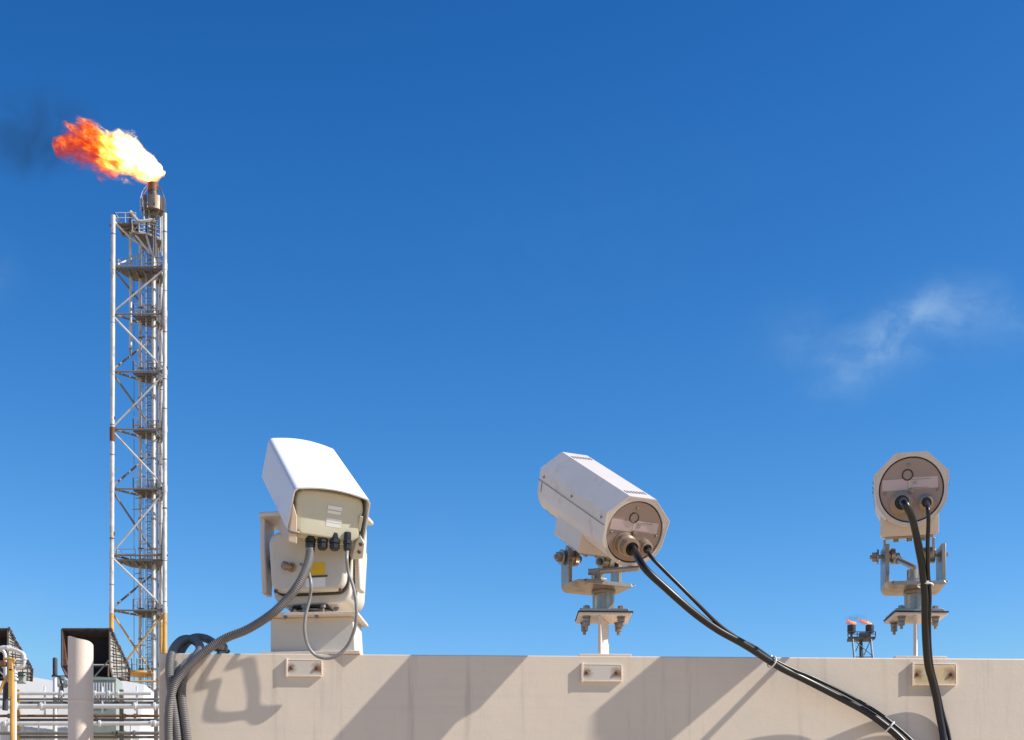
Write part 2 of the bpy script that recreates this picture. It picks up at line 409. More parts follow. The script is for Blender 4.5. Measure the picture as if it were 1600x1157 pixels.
flat(-.006, .052, .074, .0995, yf, MH, 'rating_label', M_['white_label'], cov, lab='white label')
for i, z in enumerate((.122, .130)):
    flat(.002, .032 - i * .008, z, z + .0012, yf - .0010, MH, 'print_line', M_['tan'], cov, th=.0008)
for x, z in ((-.094, .066), (.096, .062)):
    MB().lathe([(.0055, 0), (.0055, .003), (.003, .004)], 8, MH @ Matrix.Translation((x, -.086, z)) @ Matrix.Rotation(R(90), 4, 'X')).build('cover_screw', M_['rust'], cov)
# gland on the left of the cover
gm = MB(); gm.lathe([(.014, 0), (.014, .006), (.0095, .0065), (.0095, .020), (.0125, .021), (.0125, .032), (.008, .035)], 8, MH @ Matrix.Translation((-.046, -.086, .132)) @ Matrix.Rotation(R(90), 4, 'X') @ Matrix.Rotation(R(-32), 4, 'Y'))
gm.build('side_gland', M_['brown_gland'], cov)
# yoke: inverted U straddling the base housing
def arm(sx):
    x = -.148 if sx < 0 else .131
    prof = [(-.028, .075), (.02, .075), (.042, .23), (.042, .30), (-.045, .30), (-.045, .20)]
    T = MH @ Matrix.Rotation(R(90), 4, 'Z')
    return MB().prism([(-p[0] if False else p[0], p[1]) for p in prof], -x - .008, -x + .008, T)
arm(-1).build('yoke_arm', M_['campaint'], ptz, bevel=.004)
arm(1).build('yoke_arm', M_['offwhite'], ptz, bevel=.004)
MB().box((0, .0, .292), (.30, .15, .012), MH).build('yoke_bridge', M_['campaint'], ptz, bevel=.003)
MB().lathe([(.02, 0), (.02, .012)], 20, MH @ Matrix.Translation((-.134, 0, .165)) @ Matrix.Rotation(R(90), 4, 'Y')).build('tilt_hub', M_['gland'], ptz)
MB().lathe([(.02, 0), (.02, .012)], 20, MH @ Matrix.Translation((.122, 0, .165)) @ Matrix.Rotation(R(90), 4, 'Y')).build('tilt_hub', M_['gland'], ptz)
# head
def headmat(px, py, Y, yaw, tilt, roll=0):
    o = P(px, py, Y)
    return Matrix.Translation(o) @ Matrix.Rotation(R(yaw), 4, 'Z') @ Matrix.Rotation(R(tilt), 4, 'X') @ Matrix.Rotation(R(roll), 4, 'Y')
YH = C1Y - .155
HM = headmat(511, 806, YH, 18, 32, 4)          # local: +y along the lens, origin at the centre of the rear face
head = MB()
hw = .105
def headprof(w, h, topbulge, r):
    pts = []
    n = 9
    for k in range(n + 1):
        t = -1 + 2 * k / n; pts.append((t * (w - r), h + topbulge * (1 - t * t)))
    return pts
def shell(w0, w1, h0, h1, l0, l1, drop, r, th, bulge):
    mb = MB(); rings = []
    def ring(w, h, d, y, off):
        w -= off; h -= off; pts = []
        pts.append((-w * 1.03, y, -d)); pts.append((-w * 1.02, y, -d * .4)); pts.append((-w, y, h - r))
        for k in range(1, 6):
            a = R(180 - 90 * k / 6); pts.append((-w + r + r * math.cos(a), y, h - r + r * math.sin(a)))
        for k in range(0, 9):
            t = -1 + 2 * k / 8; pts.append((t * (w - r), y, h + bulge * (1 - t * t)))
        for k in range(1, 6):
            a = R(90 - 90 * k / 6); pts.append((w - r + r * math.cos(a), y, h - r + r * math.sin(a)))
        pts.append((w, y, h - r)); pts.append((w * 1.02, y, -d * .4)); pts.append((w * 1.03, y, -d))
        return pts
    N = 10
    L = []
    for off in (0, th):
        for k in range(N + 1):
            t = k / N; L.append(ring(w0 + (w1 - w0) * t, h0 + (h1 - h0) * t, drop[0] + (drop[1] - drop[0]) * t, l0 + (l1 - l0) * t, off))
    n = len(L[0]); vs = [p for rr in L for p in rr]; fs = []
    for s_ in (0, 1):
        o = s_ * (N + 1) * n
        for k in range(N):
            for i in range(n - 1): fs.append((o + k * n + i, o + k * n + i + 1, o + (k + 1) * n + i + 1, o + (k + 1) * n + i))
    o = (N + 1) * n
    for i in range(n - 1):
        fs.append((i, i + 1, o + i + 1, o + i)); fs.append((N * n + i, N * n + i + 1, o + N * n + i + 1, o + N * n + i))
    for k in range(N):
        for i in (0, n - 1): fs.append((k * n + i, (k + 1) * n + i, o + (k + 1) * n + i, o + k * n + i))
    return mb.add(vs, fs, HM)
hood = shell(.109, .103, .072, .070, -.028, .50, (.045, .050), .016, .0035, .010).build('sun_hood', M_['hood'], ptz)
hp_ = MB()
for i in range(7): hp_.box((.016 + i * .0052, .002 + (i % 2) * .0006, .0788), (.0034, .0075, .0008), HM)
hp_.build('maker_print', M_['tan'], hood)
# inner camera body with sloping rear cover
body = MB().prism([(-.088, -.072), (.088, -.072), (.097, -.02), (.097, .05), (.082, .064), (-.082, .064), (-.097, .05), (-.097, -.02)], .02, .46, HM)
body.build('camera_body', M_['cream'], ptz, bevel=.006)
rc = MB()
outl = [(-.098, .035), (-.094, .052), (-.082, .061), (-.04, .066), (0, .067), (.04, .066), (.082, .061), (.094, .052), (.098, .035), (.095, -.040), (.080, -.055), (-.080, -.055), (-.095, -.040)]
n = len(outl); vs = [(x, .019, z) for x, z in outl] + [(x * .97, -.004 - .030 * ((.067 - z) / .12), z * .97) for x, z in outl] 
vs += [(x * .90, -.008 - .034 * ((.067 - z) / .12), z * .88) for x, z in outl]
fs = [tuple(range(n))] + [(i, (i + 1) % n, (i + 1) % n + n, i + n) for i in range(n)] + [(i + n, (i + 1) % n + n, (i + 1) % n + 2 * n, i + 2 * n) for i in range(n)] + [tuple(range(2 * n, 3 * n))[::-1]]
rc.add(vs, fs, HM); rcov = rc.build('rear_cover', M_['cream'], ptz, bevel=.003, angle=50)
RCM = HM @ Matrix.Translation((0, -.0252, .006)) @ Matrix.Rotation(R(-15.5), 4, 'X')
rnd = random.Random(5)
pl = MB()
for row, (z0, nn) in enumerate(((.024, 5), (.012, 5), (-.010, 6), (-.022, 6))):
    x = -.006
    for i in range(nn):
        w = rnd.uniform(.006, .009); pl.box((x + w / 2, -.0008, z0), (w, .001, .0105 if row != 1 else .008), RCM); x += w * .96
pl.build('faded_label', M_['white_label'], rcov, smooth=False)
# lower chin, side flaps, bracket
MB().prism([(-.086, -.070), (.086, -.070), (.092, -.050), (-.092, -.050)], -.022, .16, HM).build('chin', M_['cream'], ptz, bevel=.004)
MB().add([(-.107, -.034, .030), (-.107, -.05, -.075), (-.107, .12, -.095), (-.107, .12, .0), (-.090, -.036, -.005), (-.080, -.052, -.078), (-.080, .12, -.095), (-.094, .12, .0)],
         [(0, 1, 2, 3), (4, 7, 6, 5), (0, 4, 5, 1), (1, 5, 6, 2), (2, 6, 7, 3), (3, 7, 4, 0)], HM).build('side_flap', M_['tan'], ptz, bevel=.003)
br = MB().prism([(.082, -.100), (.113, -.092), (.110, -.050), (.096, -.032), (.084, -.050)], -.045, .04, HM).build('corner_bracket', M_['offwhite'], ptz, bevel=.002)
for z in (-.052, -.074):
    MB().lathe([(.0055, 0), (.0055, .004), (.003, .005)], 6, HM @ Matrix.Translation((.098, -.045, z)) @ Matrix.Rotation(R(90), 4, 'X')).build('bracket_screw', M_['rust'], br)
MB().box((.090, -.024, .000), (.009, .014, .042), HM).build('latch', M_['cream'], ptz, bevel=.001)
MB().box((-.092, -.038, -.048), (.03, .02, .008), HM).build('hinge', M_['nut'], ptz, bevel=.002)
MB().box((0, .13, -.095), (.12, .14, .03), HM).build('tilt_plate', M_['tan'], ptz, bevel=.003)
GL = []
for k, px in enumerate((485, 504, 523, 543)):
    c = P(px, 838 + k * 1.0, YH + .004)
    T = Matrix.Translation(c) @ Matrix.Rotation(R(180 - 4), 4, 'X')
    prof = [(.0125, -.015), (.0125, .004), (.0115, .006), (.0152, .008), (.0152, .018), (.0120, .020), (.0146, .022), (.0138, .033), (.010, .037)]
    if k == 3: prof = [(r * .82, z) for r, z in prof]
    o = MB().lathe(prof, 8, T).build('cable_gland', M_['gland'], ptz, angle=25); GL.append(c)
T = Matrix.Translation(P(485, 856, YH + .004)) @ Matrix.Rotation(R(176), 4, 'X')
MB().lathe([(.0115, -.012), (.0115, 0), (.013, .001), (.013, .010), (.0105, .012)], 14, T).build('conduit_collar', M_['steel'], ptz)

# corrugated conduit: from the gland down across the beam and round a coil
def corrugated(path, r, pitch, depth, n=12):
    pts = spline(path, 24); L = [0]
    for a, b in zip(pts, pts[1:]): L.append(L[-1] + (b - a).length)
    tot = L[-1]; m = int(tot / pitch * 4); out = []; rs = []; j = 0
    for i in range(m + 1):
        d = tot * i / m
        while j < len(L) - 2 and L[j + 1] < d: j += 1
        t = (d - L[j]) / max(1e-9, L[j + 1] - L[j]); out.append(pts[j].lerp(pts[j + 1], min(1, t)))
        rs.append(r + depth * (1, .3, -1, .3)[i % 4])
    return MB().tube(out, rs, n)
cp = [P(485, 860, YH + .004), P(483, 874, 4.64), P(477, 893, 4.62), P(466, 914, 4.61), P(450, 935, 4.61), P(424, 960, 4.61), P(388, 983, 4.62), P(354, 997, 4.63),
      P(325, 1015, 4.63), P(300, 1036, 4.63), P(282, 1055, 4.63), P(270, 1077, 4.63), P(264, 1110, 4.64), P(264, 1160, 4.65), P(268, 1240, 4.65)]
con = corrugated(cp, .0118, .0052, .0011); cdo = con.build('corrugated_conduit', M_['conduit'], angle=80)
tag(cdo, 'ribbed grey conduit hanging from the left camera and looped over the beam end', 'conduit')
cp2 = [P(284, 1240, 4.67), P(277, 1150, 4.66), P(269, 1090, 4.655), P(265, 1050, 4.66), P(269, 1020, 4.70), P(281, 1003, 4.76), P(295, 999, 4.80), P(309, 1005, 4.77), P(312, 1017, 4.71), P(300, 1033, 4.665), P(289, 1052, 4.66), P(284, 1085, 4.66), P(292, 1150, 4.665), P(300, 1240, 4.67)]
cp3 = [P(306, 1240, 4.69), P(288, 1150, 4.69), P(276, 1090, 4.68), P(274, 1055, 4.685), P(279, 1026, 4.74), P(291, 1005, 4.84), P(305, 997, 4.90), P(321, 998, 4.92), P(334, 1005, 4.93), P(345, 1013, 4.94), P(356, 1022, 4.95)]
c3 = corrugated(cp3, .0118, .0052, .0011).build('corrugated_conduit', M_['conduit'], angle=80)
tag(c3, 'grey conduit arching farthest right behind the coil and ending on top of the beam', 'conduit')
c2 = corrugated(cp2, .0118, .0052, .0011).build('corrugated_conduit', M_['conduit'], angle=80)
tag(c2, 'ribbed grey conduit forming the small closed loop at the beam end', 'conduit')
lc = [P(543, 858, YH + .004), P(542, 874, 4.64), P(544, 893, 4.65), P(551, 914, 4.65), P(556, 938, 4.65), P(557, 965, 4.65), P(552, 990, 4.66), P(541, 1012, 4.67), P(524, 1026, 4.67), P(508, 1029, 4.67),
      P(493, 1024, 4.67), P(481, 1009, 4.66), P(476, 985, 4.65), P(478, 960, 4.65), P(484, 935, 4.65), P(486, 915, 4.64), P(483, 898, 4.65), P(477, 886, 4.67), P(470, 882, 4.69)]
o = MB().tube(spline(lc, 10), .0046, 10).build('looped_cable', M_['cable'])
tag(o, 'thin grey cable hanging in a U loop under the left camera', 'cable')

# ------------------------------------------------------------------ two octagonal housings on stainless swivel stands
def make_stand(px, ushift, cyaw, label, ppy, pdx, army=.002):
    X = (px - 800) / F * 4.80
    fy = face_y(X); cy = fy + .062
    st = thing('camera_stand', (X, cy, ZT), label, 'mount', 'steel swivel stands on the beam')
    zpl = EYE + (HZ - 957) / F * (fy + .003)               # top of painted plate
    T0 = Matrix.Translation((X, cy, 0)) @ Matrix.Rotation(BY, 4, 'Z')
    zt = EYE + (HZ - 1020.5) / F * 4.7
    MB().box((0, 0, zt + .0035), (.150, .118, .006), T0).build('foot_plate', M_['paint'], st, bevel=.001)
    MB().box((.0, .0, (zt + .0068 + zpl - .0085) / 2), (.009, .112, zpl - .0085 - zt - .0068), T0 @ Matrix.Rotation(R(-17), 4, 'Z')).build('web_plate', M_['paint'], st, bevel=.001)
    fl = MB().prism([(-.072, -.045), (-.058, -.062), (.066, -.062), (.078, -.05), (.078, .062), (-.072, .062)], 0, .008, Matrix.Translation((X, cy, zpl)) @ Matrix.Rotation(BY, 4, 'Z') @ Matrix.Rotation(R(90), 4, 'X') @ Matrix.Scale(-1, 4, (0, 0, 1)) @ Matrix.Scale(-1, 4, (0, 0, 1)))
    # explicit plates
    fl = MB().box((0, 0, zpl - .004), (.152, .124, .008), T0); fl.build('painted_plate', M_['paint'], st, bevel=.002)
    MB().box((.001, 0, zpl + .0018), (.158, .128, .0032), T0).build('gasket', M_['gasket'], st, bevel=.001)
    MB().box((-.003, 0, zpl + .0075), (.140, .118, .0078), T0).build('steel_plate', M_['steel'], st, bevel=.0012)
    for x in (-.052, .047):
        for y in (-.040, .040):
            T = T0 @ Matrix.Translation((x, y, zpl))
            b = MB().lathe([(.0040, -.044), (.0045, -.042), (.0045, .022), (.003, .024)], 10, T)
            b.lathe([(.0085, .0116), (.0098, .013), (.0098, .021), (.0085, .0225)], 6, T)
            b.lathe([(.0125, -.0115), (.0125, -.0085)], 16, T)
            b.lathe([(.0095, -.0225), (.0105, -.021), (.0105, -.013), (.0098, -.0117)], 6, T)
            b.lathe([(.0085, -.0345), (.0098, -.033), (.0098, -.0245), (.0085, -.023)], 6, T)
            b.build('anchor_bolt', M_['nut'], st, angle=30)
    zc0 = zpl + .0116; zu = EYE + (HZ - 915) / F * (cy - .075)
    TC = Matrix.Translation((X, cy, 0))
    MB().lathe([(.0335, zc0), (.0345, zc0 + .005), (.0320, zc0 + .007), (.0320, zu - .012), (.0345, zu - .010), (.0345, zu - .001)], 36, TC).build('column', M_['steel'], st)
    TU = Matrix.Translation((X - ushift, cy, zu)) @ Matrix.Rotation(R(cyaw), 4, 'Z')
    # U cradle: bent plate with rounded corners
    hwid, th, r = .0865, .0118, .019; zpv = EYE + (HZ - ppy) / F * (cy + .028); ht = zpv - zu + .020
    outer = [(-hwid, ht), (-hwid, r * 1.6)]
    for k in range(7):
        a = R(180 + 90 * k / 6); outer.append((-hwid + r + r * math.cos(a), r + r * math.sin(a)))
    for k in range(7):
        a = R(270 + 90 * k / 6); outer.append((hwid - r + r * math.cos(a), r + r * math.sin(a)))
    outer += [(hwid, r * 1.6), (hwid, ht)]
    ri = r - th; inner = [(hwid - th, ht), (hwid - th, r * 1.6)]
    for k in range(7):
        a = R(360 - 90 * k / 6); inner.append((hwid - r + ri * math.cos(a), r + ri * math.sin(a)))
    for k in range(7):
        a = R(270 - 90 * k / 6); inner.append((-hwid + r + ri * math.cos(a), r + ri * math.sin(a)))
    inner += [(-hwid + th, r * 1.6), (-hwid + th, ht)]
    N = len(outer); mb = MB()
    front = lambda z: -.085 + (army + .085) * min(1, max(0, (z - th - .0008) / .006))           # deep floor plate, narrow arms at its rear
    vs = [(x, front(z), z) for x, z in outer] + [(x, front(z), z) for x, z in inner[::-1]]
    vs += [(x, .052, z) for x, y, z in vs]
    fs = []
    for i in range(N - 1):
        fs += [(i, i + 1, N + i + 1, N + i), (2 * N + i, 3 * N + i, 3 * N + i + 1, 2 * N + i + 1),
               (i, 2 * N + i, 2 * N + i + 1, i + 1), (N + i, N + i + 1, 3 * N + i + 1, 3 * N + i)]
    fs += [(0, N, 3 * N, 2 * N), (N - 1, 3 * N - 1, 4 * N - 1, 2 * N - 1)]
    mb.add(vs, fs, TU); mb.build('cradle', M_['steel'], st, bevel=.0012, angle=50)
    # post and clamp above cradle
    MB().lathe([(.026, th + .0002), (.026, th + .007), (.017, th + .009), (.017, .050), (.015, .052)], 24, TU @ Matrix.Translation((pdx, -.045, 0))).build('centre_post', M_['steel'], st)
    MB().box((pdx + .004, -.045, .020), (.034, .040, .010), TU).build('clamp_block', M_['nut'], st, bevel=.002)
    hd = TU @ Matrix.Translation((.012, -.016, .035))
    return st, X, cy, zu, TU, zpv

def make_housing(px, piv_py, yaw, tilt, cy, h, sback, sfront, label, cab, SC=.945):
    """origin at the pivot; local +y is the viewing direction, z up"""
    X = (px - 800) / F * cy; Z = piv_py
    piv = Vector((X, cy, Z))
    ob = thing('security_camera', piv, label, 'security camera', 'octagonal cameras on the beam')
    M = Matrix.Translation(piv) @ Matrix.Rotation(R(yaw), 4, 'Z') @ Matrix.Rotation(R(tilt), 4, 'X') @ Matrix.Translation((0, 0, h)) @ Matrix.Scale(SC, 4)
    rc_ = .100
    # cylinder tube
    tubeM = M @ Matrix.Rotation(R(-90), 4, 'X')            # local z -> +y
    MB().lathe([(rc_ - .006, -sback + .014), (rc_, -sback + .012), (rc_, sfront - .03), (rc_ + .004, sfront - .028), (rc_ + .004, sfront - .012), (rc_ - .01, sfront - .010)], 56, tubeM).build('housing_tube', M_['campaint'], ob)
    MB().lathe([(rc_ + .0046, sfront - .020), (rc_ + .0048, sfront - .018), (rc_ + .0046, sfront - .016)], 56, tubeM).build('front_seam', M_['seam'], ob)
    MB().lathe([(.060, sfront - .0098), (.064, sfront - .004), (.058, sfront - .004), (.056, sfront - .0092)], 40, tubeM).build('lens_ring', M_['gland'], ob)
    # rear lip ring
    rr = rc_ + .001
    # sunshield: octagonal outer, 3 mm sheet
    def octo(o):
        k = [(-.1075, -.030), (-.1075, .046), (-.045, .1045), (.045, .1045), (.1075, .046), (.1075, -.030)]
        return k
    ok = octo(0)
    th = .0035
    def inset(poly, d):
        out = []
        for i, p in enumerate(poly):
            a = poly[max(i - 1, 0)]; c = poly[min(i + 1, len(poly) - 1)]
            e1 = Vector((p[0] - a[0], p[1] - a[1])); e2 = Vector((c[0] - p[0], c[1] - p[1]))
            if e1.length < 1e-9: e1 = e2
            if e2.length < 1e-9: e2 = e1
            n1 = Vector((e1.y, -e1.x)).normalized(); n2 = Vector((e2.y, -e2.x)).normalized(); nn = (n1 + n2).normalized()
            out.append((p[0] + nn.x * d / max(.5, nn.dot(n1)), p[1] + nn.y * d / max(.5, nn.dot(n1))))
        return out
    # lower edge of the shield curls in to meet the tube
    lowl = []; a0 = 200
    for k in range(7):
        a = R(228 - (228 - 199) * k / 6); lowl.append(((rc_ + .0045) * math.cos(a) * 1.02, (rc_ + .0045) * math.sin(a)))
    full = lowl + ok[1:-1] + [(-x, z) for x, z in lowl[::-1]]
    inn = inset(full, th); n = len(full)
    y0, y1 = -sback, sfront + .010
    vs = [(x, y0, z) for x, z in full] + [(x, y0, z) for x, z in inn] + [(x, y1, z) for x, z in full] + [(x, y1, z) for x, z in inn]
    fs = []
    for i in range(n - 1):
        fs += [(i, i + 1, n + i + 1, n + i), (2 * n + i, 3 * n + i, 3 * n + i + 1, 2 * n + i + 1), (i, 2 * n + i, 2 * n + i + 1, i + 1), (n + i, n + i + 1, 3 * n + i + 1, 3 * n + i)]
    fs += [(0, n, 3 * n, 2 * n), (n - 1, 3 * n - 1, 4 * n - 1, 2 * n - 1)]
    sh = MB().add(vs, fs, M).build('sunshield', M_['campaint'], ob, angle=25)
    # end lip: annular plate between octagon and the circular cap, flush just inside the shield
    ci = []; NN = 72; lip = MB()
    def rad_oct(a):
        c, s_ = math.cos(a), math.sin(a); best = 9
        poly = inset(full, .002)
        for i in range(len(poly) - 1):
            (x1, z1), (x2, z2) = poly[i], poly[i + 1]
            den = c * (z2 - z1) - s_ * (x2 - x1)
            if abs(den) < 1e-12: continue
            t = (x1 * (z2 - z1) - z1 * (x2 - x1)) / den; u = (c * z1 - s_ * x1) / den * -1 if False else None
            # solve properly
            A = (x2 - x1); B = (z2 - z1)
            if abs(A) > abs(B): uu = (t * c - x1) / A
            else: uu = (t * s_ - z1) / B
            if t > 0 and -1e-6 <= uu <= 1 + 1e-6: best = min(best, t)
        return best if best < 1 else rc_ + .004
    vo = []; vi = []; vb = []
    for k in range(NN):
        a = 2 * math.pi * k / NN; ro = rad_oct(a); ro = max(ro, rc_ + .001)
        vo.append((ro * math.cos(a), -sback + .0012, ro * math.sin(a)))
        vi.append(((rc_ - .007) * math.cos(a), -sback + .0012, (rc_ - .007) * math.sin(a)))
        vb.append(((rc_ - .007) * math.cos(a), -sback + .013, (rc_ - .007) * math.sin(a)))
    vo2 = [(x, -sback + .011, z) for x, y, z in vo]
    fs = []
    for k in range(NN):
        k2 = (k + 1) % NN
        fs += [(k, k2, NN + k2, NN + k), (NN + k, NN + k2, 2 * NN + k2, 2 * NN + k), (k, 3 * NN + k, 3 * NN + k2, k2), (3 * NN + k, 2 * NN + k, 2 * NN + k2, 3 * NN + k2)]
    lip.add(vo + vi + vb + vo2, fs, M).build('rear_lip', M_['campaint'], ob, bevel=.0008, angle=30)
    MB().lathe([(rc_ - .0075, -sback + .0112), (rc_ - .0075, -sback + .0125)], 56, tubeM).build('cap_seam', M_['seam'], ob)
    cap = MB().lathe([(0.0, -sback + .0058), (rc_ - .012, -sback + .0058), (rc_ - .0105, -sback + .0075), (rc_ - .0105, -sback + .012), (0, -sback + .012)], 56, tubeM).build('end_cap', M_['cappaint'], ob)
    yb = -sback + .0052
    # labels, ring, screws
    for x0, x1, z0, z1 in ((-.083, -.010, 0.0, .031), (-.003, .075, .002, .034)):
        flat(x0, x1, z0, z1, yb, M, 'label', M_['label'], cap, th=.001)
    pr = MB()
    for z, x1 in ((.0285, .055), (.0045, .050)): pr.box(((.002 + x1) / 2, yb - .0008, z), (x1 - .002, .0006, .0013), M)
    for i, (xx, w) in enumerate(((.004, .012), (.004, .010), (.004, .013))): pr.box((xx + w / 2, yb - .0008, .023 - i * .0035), (w, .0006, .0011), M)
    pr.build('label_print', M_['print'], cap, smooth=False)
    ring = MB(); pts = [Vector((-.011 + .0145 * math.cos(2 * math.pi * k / 28), yb, .042 + .0145 * math.sin(2 * math.pi * k / 28))) for k in range(29)]
    ring.tube(pts, .0022, 6, M=M); ring.build('ring_mark', M_['seam'], cap)
    MB().box((-.006, yb, .012), (.006, .0014, .030), M).build('key_slot', M_['tan'], cap)
    def scr(x, z, r, L=.004):
        MB().lathe([(r * 1.3, 0), (r * 1.3, .0012), (r, .0014), (r, L), (r * .7, L + .0008)], 12, M @ Matrix.Translation((x, yb, z)) @ Matrix.Rotation(R(90), 4, 'X')).build('screw', M_['nut'], cap)
    scr(-.001, -.003, .0068, .009); scr(-.008, .070, .0035); scr(-.076, -.008, .0035); scr(.075, -.004, .0035)
    # glands
    gl = []
    for x, z, r, L in ((-.027, -.036, .031, cab[0]), (.043, -.039, .0215, cab[1])):
        G = M @ Matrix.Translation((x, yb + .001, z)) @ Matrix.Rotation(R(90), 4, 'X')
        MB().lathe([(r * 1.12, 0), (r * 1.12, .006), (r * 1.0, .007), (r * 1.0, L * .45), (r * .86, L * .5), (r * .92, L), (r * .66, L + .002), (r * .62, L - .010), (0, L - .010)], 8 if False else 24, G).build('gland', M_['brown_gland'], cap, angle=30)
        MB().lathe([(r * .64, L - .008), (r * .60, L + .0025), (r * .36, L + .003)], 24, G).build('gland_seal', M_['rubber'], cap)
        gl.append(G @ Vector((0, 0, L - .008)))
    # shield folds + vents
    fo = MB()
    for sx in (-1, 1): fo.box((sx * .1077, (y0 + y1) / 2, .010), (.0008, (y1 - y0) * .995, .0014), M)
    fo.build('side_seam', M_['seam'], sh)
    for yy in (-sback + .052, sfront - .055):
        for i in range(7):
            x = -.034 + i * .0113
            MB().box((x, yy + .002 * i, .1047), (.0040, .028, .0012), M).build('vent_slot', M_['seam'], sh, smooth=False)
    for sx in (-1, 1):                                     # shield fixing screws
        for yy in (-sback + .03, 0.0, sfront - .03):
            MB().lathe([(.0042, 0), (.0042, .0018), (.002, .0026)], 10, M @ Matrix.Translation((sx * .1078, yy, .026)) @ Matrix.Rotation(R(90) * sx, 4, 'Y')).build('shield_screw', M_['nut'], sh)
    # saddle
    sw = .086
    poly = [(-sw, .0), (-sw, -.118), (-sw + .006, -.124), (sw - .006, -.124), (sw, -.118), (sw, .0)]
    circ = [((rc_ - .004) * math.cos(R(a)), (rc_ - .004) * math.sin(R(a))) for a in range(-24, -157, -12)]
    pp = [(-sw, -.038), (-sw, -.118), (-sw + .006, -.124), (sw - .006, -.124), (sw, -.118), (sw, -.038)] + circ
    MB().prism(pp, -.085, .115, M).build('saddle', M_['campaint'], ob, bevel=.003)
    MB().box((0, .01, -.1275), (.14, .17, .0065), M).build('saddle_plate', M_['steel'], ob, bevel=.001)
    for x in (-.04, 0, .04):
        MB().lathe([(.008, -.1400), (.008, -.1309)], 6, M @ Matrix.Translation((x, -.05, 0))).build('saddle_bolt', M_['nut'], ob)
    # lugs down to the pivot
    M0 = Matrix.Translation(piv) @ Matrix.Rotation(R(yaw), 4, 'Z') @ Matrix.Rotation(R(tilt), 4, 'X')
    for sx in (-1, 1):
        x = sx * .0695
        hl = h - .1309 * SC; pr = [(-.020, hl)]
        for k in range(9): a = R(180 + 180 * k / 8); pr.append((.020 * math.cos(a), .020 * math.sin(a)))
        pr.append((.020, hl))
        MB().prism(pr, -x - .0035, -x + .0035, M0 @ Matrix.Rotation(R(90), 4, 'Z')).build('lug', M_['steel'], ob, bevel=.001)
    return ob, M, gl, piv, M0

def pivot_hw(st, M0, hw=.0868):
    for sx in (-1, 1):
        T = M0 @ Matrix.Rotation(R(90) * sx, 4, 'Y')
        MB().lathe([(.010, hw - .050), (.0220, hw - .048), (.0235, hw - .036), (.0185, hw - .034), (.0185, hw - .030), (.0235, hw - .028), (.0235, hw - .0135), (.020, hw - .0125)], 20, T).build('pivot_boss', M_['steel'], st, bevel=.0008, angle=30)
        MB().lathe([(.022, hw + .0003), (.0225, hw + .002), (.0215, hw + .0045), (.016, hw + .005)], 22, T).build('pivot_washer', M_['steel'], st)
        b = MB().lathe([(.006, .025), (.006, hw + .024), (.004, hw + .025)], 10, T)
        b.lathe([(.0155, hw + .0003), (.0155, hw + .003)], 18, T)
        b.lathe([(.0130, hw + .0052), (.0138, hw + .006), (.0138, hw + .017), (.0115, hw + .0185)], 6, T)
        b.lathe([(.0095, .026), (.0105, .027), (.0105, .0355)], 6, T)
        b.build('pivot_bolt', M_['nut'], st, angle=30)

# middle camera
st2, X2, cy2, zu2, TU2, zp2 = make_stand(943, .022, 24, 'stainless swivel stand under the middle camera with handle pointing right', 876, -.018)
cam2, MC2, gl2, piv2, M02 = make_housing(920, zp2, 24, 30, cy2 + .028, .150, .262, .262, 'octagonal white camera tilted steeply up to the left, middle of the three', (.062, .026), .915)
pivot_hw(st2, Matrix.Translation(piv2) @ Matrix.Rotation(R(24), 4, 'Z'))
hb = P(940, 893, 4.69); he = P(1000, 888, 4.60)
MB().tube([hb, hb.lerp(he, .93), he], [.0075, .0078, .0066], 12).build('clamp_handle', M_['steel'], st2)
MB().lathe([(.009, 0), (.009, .020)], 6, Matrix.Translation(P(919, 894, 4.71)) @ Matrix.Rotation(R(90), 4, 'Y')).build('clamp_nut', M_['nut'], st2)
# right camera
st3, X3, cy3, zu3, TU3, zp3 = make_stand(1435, .006, -3, 'stainless swivel stand under the right camera behind hanging black cables', 869, -.010, -.035)
cam3, MC3, gl3, piv3, M03 = make_housing(1420, zp3, -12, 13, cy3 + .028, .172, .262, .262, 'octagonal white camera seen square on from behind, rightmost of the three', (.022, .016))
pivot_hw(st3, Matrix.Translation(piv3) @ Matrix.Rotation(R(-8), 4, 'Z'))
hb = P(1403, 875, 4.71); he = P(1429, 887, 4.62)
MB().tube([hb, he.lerp(hb, .1), he], [.0078, .0078, .006], 12).build('clamp_handle', M_['steel'], st3)
MB().lathe([(.011, -.008), (.011, .008)], 8, Matrix.Translation(hb) @ Matrix.Rotation(R(90), 4, 'X')).build('clamp_nut', M_['nut'], st3)

# cables of the middle camera
d2 = (MC2.to_3x3() @ Vector((0, -1, 0)))
def cable(start, sdir, pts, r, label, n=10):
    pth = spline([start, start + sdir * .02] + pts, n)
    pth = [p + Vector((noise.noise(p * 9), noise.noise(p * 9 + Vector((5, 0, 0))), noise.noise(p * 9 + Vector((0, 7, 0))))) * .0035 * min(1, i / 12) for i, p in enumerate(pth)]
    o = MB().tube(pth, r, 14).build('power_cable', M_['rubber'])
    return tag(o, label, 'cable', 'black cables from the octagonal cameras')
ca = cable(gl2[0], d2, [P(1006, 885, 4.46), P(1039, 917, 4.46), P(1078, 953, 4.49), P(1117, 981, 4.53), P(1156, 1004, 4.58), P(1194, 1028, 4.63), P(1225, 1047, 4.67), P(1258, 1064, 4.70), P(1310, 1090, 4.72), P(1370, 1125, 4.73), P(1420, 1170, 4.73), P(1450, 1240, 4.73)], .0100,
      'thick black cable sagging from the middle camera to the lower right')
